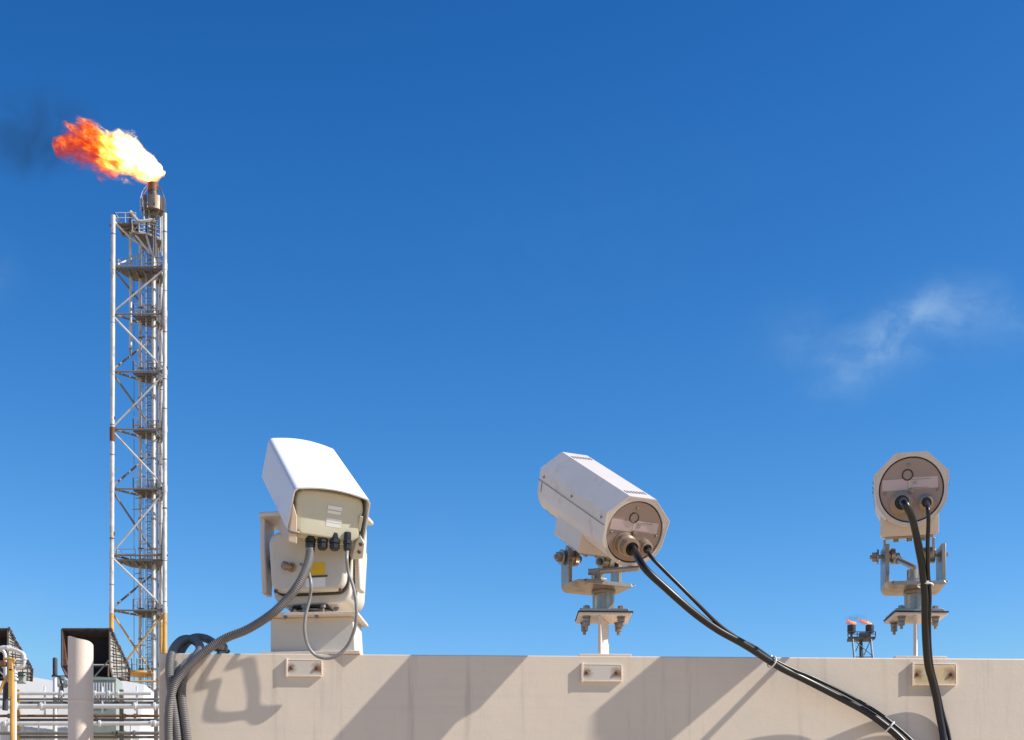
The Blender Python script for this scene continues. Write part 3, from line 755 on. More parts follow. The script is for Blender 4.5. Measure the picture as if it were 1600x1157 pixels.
cb = cable(gl2[1], d2, [P(1014, 866, 4.47), P(1039, 891, 4.46), P(1078, 931, 4.48), P(1117, 970, 4.52), P(1152, 997, 4.57), P(1180, 1013, 4.61), P(1208, 1031, 4.65), P(1243, 1049, 4.68), P(1276, 1063, 4.71), P(1330, 1090, 4.73), P(1390, 1128, 4.735), P(1440, 1175, 4.735), P(1470, 1240, 4.735)], .0052,
      'thin black cable running just above the thick one of the middle camera')
def ring_tie(c, axis, rx, par, m=M_['tie']):
    T = frame(c, (1, 0, 0), axis)
    pts = [T @ Vector((rx * math.cos(2 * math.pi * k / 20), rx * math.sin(2 * math.pi * k / 20), 0)) for k in range(21)]
    o = MB().tube(pts, .0022, 6); o.box((0, -rx - .003, 0), (.007, .008, .007), T)
    return o.build('cable_tie', m, par)
ring_tie(P(1206, 1035, 4.645), (P(1225, 1047, 4.67) - P(1194, 1028, 4.63)), .0165, ca)
ring_tie(P(1390, 1136, 4.715), (P(1420, 1170, 4.73) - P(1370, 1125, 4.73)), .0180, ca)
# cables of the right camera
d3 = (MC3.to_3x3() @ Vector((0, -1, 0)))
cc = cable(gl3[0], d3, [P(1413, 786, 4.42), P(1424, 806, 4.43), P(1430, 830, 4.47), P(1435, 855, 4.50), P(1441, 888, 4.54), P(1444, 926, 4.58), P(1444, 964, 4.62), P(1446, 1002, 4.65), P(1450, 1040, 4.69), P(1457, 1067, 4.72), P(1466, 1105, 4.74), P(1474, 1160, 4.745), P(1478, 1240, 4.745)], .0102,
      'thick black cable hanging in front of the right camera stand')
cx = cable(gl3[1], d3, [P(1450, 793, 4.44), P(1451, 815, 4.45), P(1450, 850, 4.49), P(1450.5, 888, 4.54), P(1452, 926, 4.59), P(1451, 964, 4.62), P(1452, 1002, 4.66), P(1456, 1040, 4.71), P(1462, 1067, 4.74), P(1472, 1105, 4.755), P(1484, 1160, 4.76), P(1488, 1240, 4.76)], .0056,
      'thin black cable hanging beside the thick one of the right camera')
cz = MB().tube(spline([P(1428, 812, 4.52), P(1436, 840, 4.53), P(1442, 870, 4.57), P(1448, 915, 4.61), P(1449, 960, 4.65), P(1449, 1010, 4.69), P(1454, 1050, 4.73), P(1463, 1085, 4.755), P(1474, 1150, 4.77), P(1478, 1240, 4.77)], 10), .0050, 12).build('power_cable', M_['rubber'])
tag(cz, 'third black cable tucked behind the other two of the right camera', 'cable', 'black cables from the octagonal cameras')
ring_tie(P(1446, 915, 4.575), (0, .1, 1), .0205, cc)

# small parts on top of the beam
nb = thing('beam_knob', P(345, 1022, 4.86), 'small grey metal knob on top of the beam beside the conduit loop', 'fitting')  # plain metal knob, carries no lamp
MB().lathe([(.012, 0), (.012, .008), (.019, .010), (.021, .022), (.015, .034), (0, .036)], 20, Matrix.Translation(P(345, 1023, 4.80))).build('knob', M_['steel'], nb)
nb.name = 'metal_knob'
# post left of the beam
pz = P(126, 1005, 4.76)
post = thing('steel_post', (pz.x, pz.y, 0), 'round pinkish white steel post standing left of the beam end', 'post')
po = MB(); n = 40; r0 = .0355; vs = []
for j, (rr, z) in enumerate(((r0 * 1.0, 0.02), (r0, pz.z - .02))):
    for k in range(n): a = 2 * math.pi * k / n; vs.append((pz.x + rr * math.cos(a), pz.y + rr * math.sin(a), z))
for rr in (r0, r0 * .9):
    for k in range(n):
        a = 2 * math.pi * k / n; vs.append((pz.x + rr * math.cos(a), pz.y + rr * math.sin(a), pz.z + .004 - .010 * math.cos(a - R(25)) - .002 * math.sin(3 * a)))
fs = []
for j in range(3):
    for k in range(n): k2 = (k + 1) % n; fs.append((j * n + k, j * n + k2, (j + 1) * n + k2, (j + 1) * n + k))
fs += [tuple(range(n))[::-1], tuple(range(3 * n, 4 * n))]
po.add(vs, fs); po.build('pipe', M_['paint'], post)
MB().box((pz.x, pz.y, .01), (.16, .16, .02)).build('base_plate', M_['paint'], post)
MB().lathe([(.0362, -.002), (.0370, 0), (.0362, .002)], 40, Matrix.Translation((pz.x, pz.y, pz.z - .17))).build('weld_ring', M_['paint'], post)

# ------------------------------------------------------------------ flare tower
YT = 190.0
def T3(px, py, Y=YT): return P(px, py, Y)
def zlev(py): return EYE + (HZ - py) / F * YT
YC = YT + 4.7
def ax(py): return 177 - 3 * (py - 340) / 700
def nodeA(py): q = T3(ax(py), py); return q
def nodeB(py): return T3(257.5, py)
def nodeC(py): X = (252 - 800) / F * YC; return Vector((X, YC, zlev(py)))
tw = thing('flare_tower', (T3(215, 900).x, YT + 1.5, 0), 'tall pale lattice flare tower with yellow base, burning at its top', 'tower')
PXM = F / YT
def tub(name, pts, rpx, m, n=10, par=None): return MB().tube(pts, rpx / PXM, n).build(name, m, par or tw)
LV = [417, 491, 581, 671, 764, 868, 954]
def legs(nodef, ytop, name='leg', r=3.45):
    a = nodef(ytop); b = nodef(955); c = nodef(1520)
    c.z = 0.0
    o = tub(name, [a, b], r, M_['tower'], 14)
    o2 = MB().tube([b, c], r / PXM * 1.04, 14).build('leg_base', M_['yellow'], o); o2['label'] = 'yellow painted lower leg'
    rl = random.Random(int(ytop * 7 + r * 100))
    y = ytop + 30
    while y < 950:
        p = nodef(y); MB().tube([p, p + Vector((0, 0, rl.uniform(.05, .16)))], r / PXM * rl.uniform(1.03, 1.12), 14).build('weld_band', M_['towergrey'] if rl.random() < .7 else M_['rust'], o)
        if rl.random() < .5: MB().box(p + Vector((rl.choice((-1, 1)) * (r / PXM + .06), -.08, rl.uniform(.5, 2))), (.16, .14, rl.uniform(.12, .4))).build('clip', M_['towergrey'], o, smooth=False)
        y += rl.uniform(38, 92)
    for yy in LV:
        if yy > ytop: p = nodef(yy); MB().tube([p - Vector((0, 0, .38)), p + Vector((0, 0, .38))], r / PXM * 1.14, 14).build('node_sleeve', M_['tower'], o)
legs(nodeA, 337); legs(nodeB, 334); legs(nodeC, 392, r=3.1)
# rust on the left leg
q = nodeA(668); MB().tube([q, nodeA(674), nodeA(690)], [4.25 / PXM, 4.3 / PXM, 4.15 / PXM], 14).build('rust_patch', M_['rust'], tw)
for i, y in enumerate(LV + [1065, 1200]):
    m = M_['towergrey'] if y < 1000 else M_['yellow']
    tub('cross_beam', [nodeA(y), nodeB(y)], 1.5, m, 6); tub('cross_beam', [nodeA(y), nodeC(y)], 1.7, m, 6); tub('cross_beam', [nodeB(y), nodeC(y)], 1.5, m, 6)
seq = LV + [1065, 1200]
for i in range(len(seq) - 1):
    y0, y1 = seq[i] + 3, seq[i + 1] - 3
    m = M_['tower'] if y1 < 960 else M_['yellow']; md = M_['towergrey'] if y1 < 960 else M_['yellow']  # rear braces get the grey with shade in its colour
    if i % 2 == 0:
        tub('brace', [nodeB(y0), nodeA(y1)], 1.55, m, 8); tub('brace', [nodeA(y0), nodeC(y1)], 1.65, md, 8); tub('brace', [nodeB(y0), nodeC(y1)], 1.6, md, 8)
    else:
        tub('brace', [nodeA(y0), nodeB(y1)], 1.55, m, 8); tub('brace', [nodeC(y0), nodeA(y1)], 1.7, md, 8); tub('brace', [nodeC(y0), nodeB(y1)], 1.6, m, 8)
for a, b in ((nodeA(345), T3(204, 372, 191.5)), (T3(204, 372, 191.5), T3(236, 392, 193)), (T3(184, 414, YT), T3(226, 395, 192.5)), (T3(236, 392, 193), nodeC(412)), (T3(206, 360, 190.5), T3(236, 398, 190.5)), (T3(228, 366, 190.5), T3(237, 397, 190.3)), (T3(237, 397, 190.3), nodeB(412))):
    tub('brace', [a, b], 1.7, M_['tower'], 8)
# risers
def vert(px, y0, y1, Y): a = T3(px, y0, Y); b = a.copy(); b.z = EYE + (HZ - y1) / F * Y if y1 < 1500 else 0; return [a, b]
rp = tub('riser_pipe', vert(240, 350, 1600, 191.3), 3.1, M_['tower'], 14); rp['label'] = 'widest white riser pipe'
tub('riser_pipe', vert(219, 385, 1600, 191.9), 2.6, M_['tower'], 12)
o = tub('riser_pipe', vert(204, 362, 545, 191.6), 2.5, M_['tower'], 12)
MB().tube([T3(204, 545, 191.6), T3(204.6, 556, 191.6)], [2.5 / PXM, 1.1 / PXM], 12).build('pipe_reducer', M_['towergrey'], o)
tub('riser_pipe', vert(228, 400, 1600, 190.8), .8, M_['tower'], 6)
tub('riser_pipe', vert(247, 380, 1600, 193.2), 1.3, M_['towergrey'], 8)
for y in range(430, 1060, 47):
    for px, r in ((240, 3.4), (219, 2.6)):
        p = T3(px, y + (px % 7) * 3, 191.3 if px == 240 else 191.9)
        MB().tube([p, p + Vector((0, 0, .16))], r / PXM * 1.22, 12).build('pipe_clamp', M_['towergrey'], tw)
        MB().box(p + Vector((.36, -.1, .1)), (.3, .12, .12)).build('pipe_clamp', M_['towergrey'], tw)
# thin instrument lines, brackets and gussets
for px, y0, Y, r in ((223.5, 392, 191.0, .55), (245, 360, 190.7, .6), (209.5, 420, 192.6, .5), (249.5, 400, 192.0, .5)):
    tub('instrument_line', vert(px, y0, 1600, Y), r, M_['towergrey'], 5)
rl = random.Random(11)
for y in range(405, 1060, 23):
    yy = y + rl.uniform(-8, 8); p = T3(rl.choice((219, 228, 240, 245)), yy, 191.2)
    MB().tube([p, p + Vector((rl.uniform(.6, 1.6) * rl.choice((-1, 1)), .3, 0))], .05, 5).build('pipe_support', M_['towergrey'], tw)
for i, y in enumerate(LV):
    for nd, sx in ((nodeA, 1), (nodeB, -1)):
        p = nd(y) + Vector((sx * .42, 0, 0)); MB().prism([(p.x - .3, p.z - .42), (p.x + .3 * sx, p.z), (p.x - .3, p.z + .42)] if sx > 0 else [(p.x + .3, p.z - .42), (p.x - .3, p.z), (p.x + .3, p.z + .42)], p.y - .03, p.y + .03).build('gusset', M_['towergrey'], tw, smooth=False)
# ladder with safety cage
ld = thing('x', (0, 0, 0), 'x', 'x'); bpy.data.objects.remove(ld)
lad = MB(); la, lb = T3(231, 395, 190.9), T3(236, 395, 190.9); zb = 0.5
for q in (la, lb): lad.box((q.x, q.y, (q.z + zb) / 2), (.06, .06, q.z - zb))
z = zb
while z < la.z: lad.box(((la.x + lb.x) / 2, la.y, z), (lb.x - la.x, .04, .045)); z += .36
lo = lad.build('ladder', M_['towergrey'], tw, smooth=False)
cage = MB(); z = 3; xm = (la.x + lb.x) / 2
while z < la.z:
    pts = [Vector((xm + .40 * math.cos(a), la.y - .05 - .55 * math.sin(a), z)) for a in [math.pi * k / 8 for k in range(9)]]
    cage.tube(pts, .028, 4); z += .8
for k in (1, 3, 5, 7):
    a = math.pi * k / 8; cage.tube([(xm + .40 * math.cos(a), la.y - .05 - .55 * math.sin(a), 3), (xm + .40 * math.cos(a), la.y - .05 - .55 * math.sin(a), la.z)], .02, 4)
cage.build('ladder_cage', M_['towergrey'], lo, smooth=False)
# landings and railings
def railing(pts, par, m, h=1.15, step=1.6, r=.045, rails=(1.0, .5)):
    mb = MB()
    for a, b in zip(pts, pts[1:]):
        n = max(1, int((b - a).length / step + .5))
        for k in range(n + 1):
            p = a.lerp(b, k / n); mb.box(p + Vector((0, 0, h / 2)), (r * 1.6, r * 1.6, h))
        for f in rails: mb.tube([a + Vector((0, 0, h * f)), b + Vector((0, 0, h * f))], r * .8, 5)
    return mb.build('railing', m, par, smooth=False)
def landing(x0, x1, py, ya, yb, m, par=None, th=.16, name='landing', cut=0):
    pts = [T3(x0, py, ya), T3(x1, py, ya), T3(x1, py, yb), T3(x0 + cut, py, yb)]
    z = zlev(py)
    for p in pts: p.z = z
    # keep world x of the front edge
    X0_, X1_ = pts[0].x, pts[1].x; pts[2].x = X1_; pts[3].x = X0_ + cut / PXM
    o = MB().slab(pts, th).build(name, m, par or tw, smooth=False)
    g = MB()
    for k in range(1, 4): g.box(((X0_ + X1_) / 2 + cut / PXM / 4, ya + (yb - ya) * k / 4, z - th - .08), ((X1_ - X0_) * .85, .1, .14))
    g.build('joist', M_['towergrey'], o, smooth=False)
    return o, pts
for y in (491, 581, 671, 764, 954):
    o, p = landing(208, 244, y - 1, 190.6, 193.4, M_['grating'], cut=10)
    railing([p[3] + Vector((-.35, -.3, 0)), p[0], p[0] + Vector((1.3, 0, 0))], o, M_['tower'], h=1.35, step=1.2)
    railing([p[0] + Vector((1.75, 0.2, 0)), p[0] + Vector((2.3, .2, 0))], o, M_['tower'], h=1.25, step=.5)
    railing([p[1] + Vector((-.9, 0, 0)), p[1], p[2]], o, M_['towergrey'], h=1.1, step=1.5)
for y in (419, 874):
    A, B, C = nodeA(y), nodeB(y), nodeC(y)
    mid = Vector(((A.x + C.x) / 2 - .8, (A.y + C.y) / 2 + .4, A.z))
    o = MB().slab([A + Vector((.3, .0, 0)), B + Vector((-.3, 0, 0)), C, mid], .22).build('deck', M_['grating'], tw, smooth=False)
    for k in range(1, 6):
        p, q = A.lerp(B, k / 6), A.lerp(C, k / 6)
        MB().box(((p.x + q.x) / 2, (p.y + q.y) / 2, A.z - .33), (.14, (q - p).length * .9, .2)).build('joist', M_['towergrey'], o, smooth=False)
    railing([A + Vector((.5, .1, 0)), A.lerp(B, .45)], o, M_['towergrey'], step=1.8)
    railing([A.lerp(B, .62), B], o, M_['towergrey'], step=1.5)
    railing([A + Vector((.5, .4, 0)), mid, C], o, M_['tower'], step=1.8)
A, B, C = nodeA(1053), nodeB(1053), nodeC(1053)
cpt = T3(219, 1052, 191.5); o = MB().lathe([(1.6, -.25), (1.75, -.2), (1.75, 0), (1.6, 0)], 20, Matrix.Translation(cpt) @ Matrix.Scale(1.0, 4)).build('round_landing', M_['yellow'], tw)
ring = [cpt + Vector((1.65 * math.cos(a), 1.65 * math.sin(a), 0)) for a in [math.pi * (.75 + 1.5 * k / 12) for k in range(13)]]
railing(ring, o, M_['tower'], h=1.35, step=.8)
# top walkway
o, p = landing(180, 212, 347, 190.2, 193.6, M_['grating'], th=.12, name='walkway', cut=2)
railing([p[3], p[0], p[1]], o, M_['tower'], h=1.15, step=1.2)
railing([p[0] + Vector((0, 3, 0)), p[0] + Vector((3.2, 3, 0))], o, M_['towergrey'], h=1.25, step=1.6)
# lower platform, set askew
zz = zlev(362)
def at(px, Y): return Vector(((px - 800) / F * Y, Y, zz))
pf = [at(206, 190.0), at(229, 190.3), at(252.5, 191.9), at(249, 195.2), at(224, 194.4)]
o = MB().slab(pf, .22).build('platform', M_['grating'], tw, smooth=False)
for a, b in zip(pf, pf[1:] + pf[:1]):
    MB().tube([a - Vector((0, 0, .05)), b - Vector((0, 0, .05))], .13, 4).build('edge_beam', M_['tower'], o, smooth=False)
railing([pf[0], pf[1], pf[2], pf[3]], o, M_['tower'], h=1.3, step=.9, r=.055, rails=(1, .66, .33))
railing([pf[4], pf[0]], o, M_['towergrey'], h=1.3, step=1.1, r=.05)
fr = MB()
for a, b in (((207, 350), (217, 350)), ((207, 363), (217, 363)), ((207, 349), (207, 364)), ((217, 349), (217, 364)), ((207, 363), (217, 351))):
    fr.tube([T3(*a, 190.0), T3(*b, 190.0)], .085, 5)
fr.build('box_frame', M_['yellow'] if False else M_['towergrey'], tw)
MB().tube([T3(204, 331, 190.4), T3(216, 346, 190.2), T3(224, 346.5, 190.2), T3(238, 344, 190.6)], .2, 6).build('header_pipe', M_['hoodside'], tw)
MB().tube([T3(204, 331, 191.4), T3(203, 346, 191.4), T3(204, 362, 191.4)], .16, 6).build('header_pipe', M_['towergrey'], tw)
for px, y0, y1, Y in ((225, 314, 362, 190.3), (233, 319, 362, 190.6), (253, 338, 400, 190.8), (250.5, 340, 375, 190.6)):
    tub('pilot_pipe', vert(px, y0, y1, Y), 1.2, M_['tower'], 8)
MB().tube([T3(225, 314, 190.3), T3(228, 316, 190.3), T3(233, 322, 190.6)], .08, 6).build('pilot_pipe', M_['tower'], tw)
for y in (328, 336, 345, 352, 358):
    MB().tube([T3(224, y, 190.2), T3(236, y - 1, 190.4), T3(250, y + 3, 190.9)], .055, 5).build('pilot_line', M_['towergrey'], tw)
# flare tip
tipc = T3(239, 352, 191.2)
def tipz(py): return (352 - py) / PXM
TM = Matrix.Translation(tipc)
tp_ = MB().lathe([(.36, tipz(400)), (.36, tipz(352)), (.50, tipz(350)), (.50, tipz(346)), (.36, tipz(345)), (.36, tipz(338)), (.62, tipz(330)), (.62, tipz(326)), (.50, tipz(323))], 24, TM).build('tip_stem', M_['towergrey'], tw)
MB().lathe([(.50, tipz(323)), (.56, tipz(320)), (.56, tipz(300)), (.60, tipz(299.5)), (.60, tipz(298)), (.56, tipz(297.5))], 24, TM).build('tip_barrel', M_['burnt'], tw)
MB().lathe([(.56, tipz(297.4)), (.585, tipz(290)), (.61, tipz(287)), (.50, tipz(287)), (.48, tipz(296)), (0, tipz(296))], 24, TM).build('tip_crown', M_['burnt_red'], tw)
ws = MB(); nP = 10
for k in range(nP):
    a0 = 2 * math.pi * k / nP + .06; a1 = 2 * math.pi * (k + 1) / nP - .06
    pm = MB(); vs = []
    for rr in (1.27, 1.21):
        for z in (tipz(332), tipz(311)):
            for a in (a0, (a0 + a1) / 2, a1): vs.append((rr * math.cos(a), rr * math.sin(a), z))
    fs = [(0, 1, 4, 3), (1, 2, 5, 4), (6, 9, 10, 7), (7, 10, 11, 8), (0, 3, 9, 6), (2, 8, 11, 5), (3, 4, 10, 9), (4, 5, 11, 10), (0, 6, 7, 1), (1, 7, 8, 2)]
    pm.add(vs, fs, TM); pm.build('wind_panel', M_['shieldp'] if k % 3 else M_['burnt'], tw, angle=15)
MB().lathe([(1.16, tipz(333.5)), (1.2, tipz(331.5)), (.55, tipz(331)), (.55, tipz(333))], 20, TM).build('shield_floor', M_['burnt'], tw)
for s_ in (-1, 1):
    for dy in (-.4, .5):
        MB().tube(spline([tipc + Vector((s_ * 1.36, dy, tipz(334))), tipc + Vector((s_ * 1.32, dy, tipz(312))), tipc + Vector((s_ * 1.05, dy * .8, tipz(300))), tipc + Vector((s_ * .62, dy * .5, tipz(292)))], 6), .055, 6).build('guard_rod', M_['tower'] if s_ < 0 else M_['burnt'], tw)
for k in range(6):
    a = 2 * math.pi * k / 6 + .3; MB().tube([tipc + Vector((.5 * math.cos(a), .5 * math.sin(a), tipz(346))), tipc + Vector((1.15 * math.cos(a), 1.15 * math.sin(a), tipz(334)))], .05, 5).build('shield_strut', M_['towergrey'], tw)

# ------------------------------------------------------------------ fire and smoke (real volumes)
def flame_mat(name, env, xr, zr, rmax, gain, nscale, seed, soot=.5):
    """env: (t, zc, r, heat) along local x; object space metres"""
    m = bpy.data.materials.new(name); m.use_nodes = True; g = NT(m.node_tree); g.n.clear()
    out = g.node('ShaderNodeOutputMaterial'); tc = g.node('ShaderNodeTexCoord').outputs['Object']
    fx = g.sep(tc)                                         # stretch the turbulence along the wind
    al = g.m('MULTIPLY_ADD', fx[0], .90, g.m('MULTIPLY', fx[2], -.42)); ac = g.m('MULTIPLY_ADD', fx[2], .90, g.m('MULTIPLY', fx[0], .42))
    tn = g.comb(g.m('MULTIPLY', al, .62), fx[1], g.m('MULTIPLY', ac, 1.1))
    big = g.v('SUBTRACT', g.noise(g.v('ADD', tn, (seed, 0, 0)), nscale * .45, 2, .5, out='Color'), (.5, .5, .5))
    sm = g.v('SUBTRACT', g.noise(g.v('ADD', tn, (seed, 7, 0)), nscale * 2.0, 5, .66, out='Color'), (.5, .5, .5))
    p = g.v('ADD', g.v('ADD', tc, g.v('SCALE', big, rmax * .9)), g.v('SCALE', sm, rmax * .48))
    s = g.sep(p); t = g.m('DIVIDE', g.m('SUBTRACT', s[0], xr[0]), xr[1] - xr[0])
    rc = g.ramp(t, [(e[0], ((e[1] - zr[0]) / (zr[1] - zr[0]), e[2] / rmax, e[3])) for e in env])
    q = g.node('ShaderNodeSeparateColor'); g.l.new(rc, q.inputs[0]); cR, cG, cB = q.outputs
    zc = g.m('MULTIPLY_ADD', cR, zr[1] - zr[0], zr[0]); r = g.m('MAXIMUM', g.m('MULTIPLY', cG, rmax), .01)
    dz = g.m('DIVIDE', g.m('SUBTRACT', s[2], zc), r); dy = g.m('DIVIDE', s[1], g.m('MULTIPLY', r, .8))
    d = g.m('SQRT', g.m('ADD', g.m('MULTIPLY', dz, dz), g.m('MULTIPLY', dy, dy)))
    n = g.noise(g.v('ADD', tn, (seed, 0, 5)), nscale * 1.15, 8, .66, .8)
    n2 = g.noise(g.v('ADD', tn, (seed, 3, 9)), nscale * 2.3, 6, .6, .6)
    k = g.mr(cB, .2, .9, 4.6, 1.3)                       # ragged tail, compact core
    dd = g.m('ADD', d, g.m('MULTIPLY', g.m('SUBTRACT', n, .46), k))
    dens = g.mr(dd, .52, 1.0, 1, 0, True)
    inner = g.m('SUBTRACT', 1, dd)
    ht = g.m('ADD', g.m('ADD', cB, g.m('MULTIPLY', g.m('SUBTRACT', n2, .5), 1.9)), g.m('MULTIPLY_ADD', inner, .30, -.22))
    ht = g.m('ADD', ht, g.m('MULTIPLY', dz, .22))       # hotter on the windward upper side
    ex = g.m('POWER', g.mr(ht, .05, 1.0, .0, 1.0), 2.4)
    st = g.m('MULTIPLY_ADD', ex, gain, .42)
    col = g.ramp(ht, [(0, (1, .065, .008)), (.30, (1, .12, .010)), (.5, (1, .26, .020)), (.7, (1, .50, .07)), (.9, (1, .72, .25))])
    em = g.node('ShaderNodeEmission'); g.l.new(col, em.inputs[0]); g.l.new(g.m('MULTIPLY', st, dens), em.inputs[1])
    ab = g.node('ShaderNodeVolumeAbsorption'); ab.inputs[0].default_value = (.35, .12, .05, 1)
    g.l.new(g.m('MULTIPLY', dens, soot), ab.inputs[1])
    ad = g.node('ShaderNodeAddShader'); g.l.new(em.outputs[0], ad.inputs[0]); g.l.new(ab.outputs[0], ad.inputs[1])
    g.l.new(ad.outputs[0], out.inputs['Volume'])
    return m
def hull(env, xr, name, mt, loc, grow=1.22, rmax=1, seed=0):
    mb = MB(); vs = []; n = 20; m = 28; idx = 0
    def ev(t):
        t = min(max(t, env[0][0]), env[-1][0])
        for a, b in zip(env, env[1:]):
            if a[0] <= t <= b[0]:
                k = (t - a[0]) / (b[0] - a[0]); return a[1] + (b[1] - a[1]) * k, a[2] + (b[2] - a[2]) * k
        return env[-1][1], env[-1][2]
    for i in range(m + 1):
        t = -.05 + 1.08 * i / m; zc, r = ev(t)
        end = min(1, math.sqrt(max(0, 1 - (2 * i / m - 1) ** 16)))
        r = (r * grow + rmax * .12) * max(.02, end)
        for k in range(n):
            a = 2 * math.pi * k / n; x = xr[0] + (xr[1] - xr[0]) * t
            f = 1 + .12 * noise.noise(Vector((x * .6 + seed, math.cos(a) * 1.5, math.sin(a) * 1.5)))
            vs.append(Vector((x, r * .85 * math.cos(a) * f, zc + r * math.sin(a) * f)))
    fs = []
    for i in range(m):
        for k in range(n): k2 = (k + 1) % n; fs.append((i * n + k, i * n + k2, (i + 1) * n + k2, (i + 1) * n + k))
    fs += [tuple(range(n))[::-1], tuple(range(m * n, m * n + n))]
    mb.add(vs, fs); o = mb.build(name, mt); o.location = loc; return o
FX = 238.0; FZ = 288.0
pts = [(88, 212, 240, .22), (93, 203, 240, .25), (106, 198, 246, .30), (122, 184, 256, .32), (133, 184, 262, .34), (150, 190, 268, .42), (165, 203, 278, .62), (182, 205, 281, .78), (209, 214, 286, .92), (228, 226, 291, .97), (240, 238, 290, .97), (248, 250, 284, .95), (254, 262, 276, .9)]
xr = ((88 - FX) / PXM, (254 - FX) / PXM)
env = [((x - 88) / (254 - 88), (FZ - (a + b) / 2) / PXM, (b - a) / 2 / PXM, h) for x, a, b, h in pts]
zr = (0, 8.0); rmax = 3.0
fm = flame_mat('flare_fire', env, xr, zr, rmax, 8.5, .55, 3.3, soot=1.35)
fl = hull(env, xr, 'flare_flame', fm, T3(FX, FZ, 191.2), rmax=rmax, grow=1.18)
tag(fl, 'large white and orange flame streaming left from the tall flare tower', 'flame')

def smoke_mat(name, dens, scale, ctr, rad, thresh=(.42, .75), knot=(0, 0, 0)):
    m = bpy.data.materials.new(name); m.use_nodes = True; g = NT(m.node_tree); g.n.clear()
    out = g.node('ShaderNodeOutputMaterial'); tc = g.node('ShaderNodeTexCoord').outputs['Object']
    q = g.v('DIVIDE', g.v('SUBTRACT', tc, ctr), rad); r = g.v('LENGTH', q)
    n = g.noise(tc, scale, 5, .6, .6)
    d = g.m('MULTIPLY', g.mr(n, thresh[0], thresh[1], 0, 1, True), g.mr(r, .35, 1.0, 1, 0, True))
    kq = g.v('LENGTH', g.v('DIVIDE', g.v('SUBTRACT', tc, knot), tuple(q_ * .5 for q_ in rad)))
    d = g.m('MULTIPLY', d, g.m('MULTIPLY_ADD', g.m('EXPONENT', g.m('MULTIPLY', g.m('MULTIPLY', kq, kq), -1)), .95, .55))
    pv = g.node('ShaderNodeVolumePrincipled'); pv.inputs['Color'].default_value = (.03, .05, .06, 1)
    g.l.new(g.m('MULTIPLY', d, dens), pv.inputs['Density']); g.l.new(pv.outputs[0], out.inputs['Volume'])
    return m
def ellipsoid(name, mt, loc, ctr, rad, seed=0):
    me = MB(); vs = []; n, m = 20, 14
    for i in range(m + 1):
        ph = math.pi * i / m
        for k in range(n):
            a = 2 * math.pi * k / n; d = Vector((math.sin(ph) * math.cos(a), math.sin(ph) * math.sin(a), math.cos(ph)))
            f = 1.0 + .12 * noise.noise(d * 1.7 + Vector((seed, 0, 0)))
            vs.append(Vector(ctr) + Vector((d.x * rad[0], d.y * rad[1], d.z * rad[2])) * f)
    fs = [(i * n + k, i * n + (k + 1) % n, (i + 1) * n + (k + 1) % n, (i + 1) * n + k) for i in range(m) for k in range(n)]
    me.add(vs, fs); o = me.build(name, mt); o.location = loc; return o
so = T3(50, 205, 192)
s1 = ellipsoid('black_smoke', smoke_mat('flare_smoke', .20, .22, (0, 0, 0), (9.5, 3.2, 7.2), (.30, .74), (2.6, 0, -1.6)), so, (0, 0, 0), (9.7, 3.4, 7.4))
tag(s1, 'thin dark smoke drifting left off the big flare flame', 'smoke', kind='stuff')

# ------------------------------------------------------------------ far twin flare
YF = 450.0; PF = F / YF
def T4(px, py, Y=YF): return P(px, py, Y)
tf = thing('twin_flare_stack', Vector((T4(1347, 1000).x, YF, 0)), 'small dark platform with two burning stacks far off above the beam', 'flare stack')
MB().slab([T4(1325, 995), T4(1368, 995), P(1366, 995, YF) + Vector((0, 4, 0)), P(1328, 995, YF) + Vector((0, 4, 0))], .6).build('platform', M_['farsteel'], tf, smooth=False)
railing([T4(1325, 995), T4(1368, 995)], tf, M_['farsteel'], h=1.3, step=2.4, r=.14)
MB().box(T4(1350, 992.5, YF + 2), (2.6, 1.5, 1.1)).build('control_box', M_['farsteel'], tf)
for cx, w in ((1330.5, 6.5), (1359, 6.5)):
    c = T4(cx, 989.5, YF + 3); r = w / PF
    o = MB().lathe([(r * .9, 0), (r, .25), (r, 2.1), (r * .9, 2.15), (.0, 1.7)], 18, Matrix.Translation(c)).build('flare_stack', M_['farsteel'], tf)
    for z in (.5, 1.1, 1.7): MB().lathe([(r * 1.06, z), (r * 1.06, z + .12)], 18, Matrix.Translation(c)).build('stack_band', M_['farsteel'], o)
    MB().lathe([(.35, -1.1), (.35, 0)], 10, Matrix.Translation(c)).build('stack_neck', M_['farsteel'], o)
lg = []
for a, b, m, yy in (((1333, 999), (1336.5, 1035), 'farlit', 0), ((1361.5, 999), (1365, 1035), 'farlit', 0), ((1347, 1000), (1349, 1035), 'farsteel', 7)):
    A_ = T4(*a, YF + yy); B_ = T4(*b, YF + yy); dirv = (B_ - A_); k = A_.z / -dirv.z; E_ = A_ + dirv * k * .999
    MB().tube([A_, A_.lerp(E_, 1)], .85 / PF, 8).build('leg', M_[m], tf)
    MB().tube([A_ + Vector((-.30, .1, 0)), E_ + Vector((-.30, .1, 0))], .6 / PF, 8).build('leg_shaded_side', M_['farsteel'], tf)  # dark tube added beside the leg, standing for its shaded side
for a, b in (((1335, 1001), (1364, 1026)), ((1360, 1001), (1350, 1024)), ((1344, 1002), (1337, 1018)), ((1336, 1027), (1364, 1027)), ((1364, 1027), (1338, 1060)), ((1337, 1060), (1367, 1060))):
    MB().tube([T4(*a), T4(*b)], .75 / PF, 5).build('brace', M_['farsteel'], tf)
tub2 = MB().tube([T4(1345, 998, YF + 3), T4(1346, 1100, YF + 3)], .45, 8).build('riser_pipe', M_['farsteel'], tf)
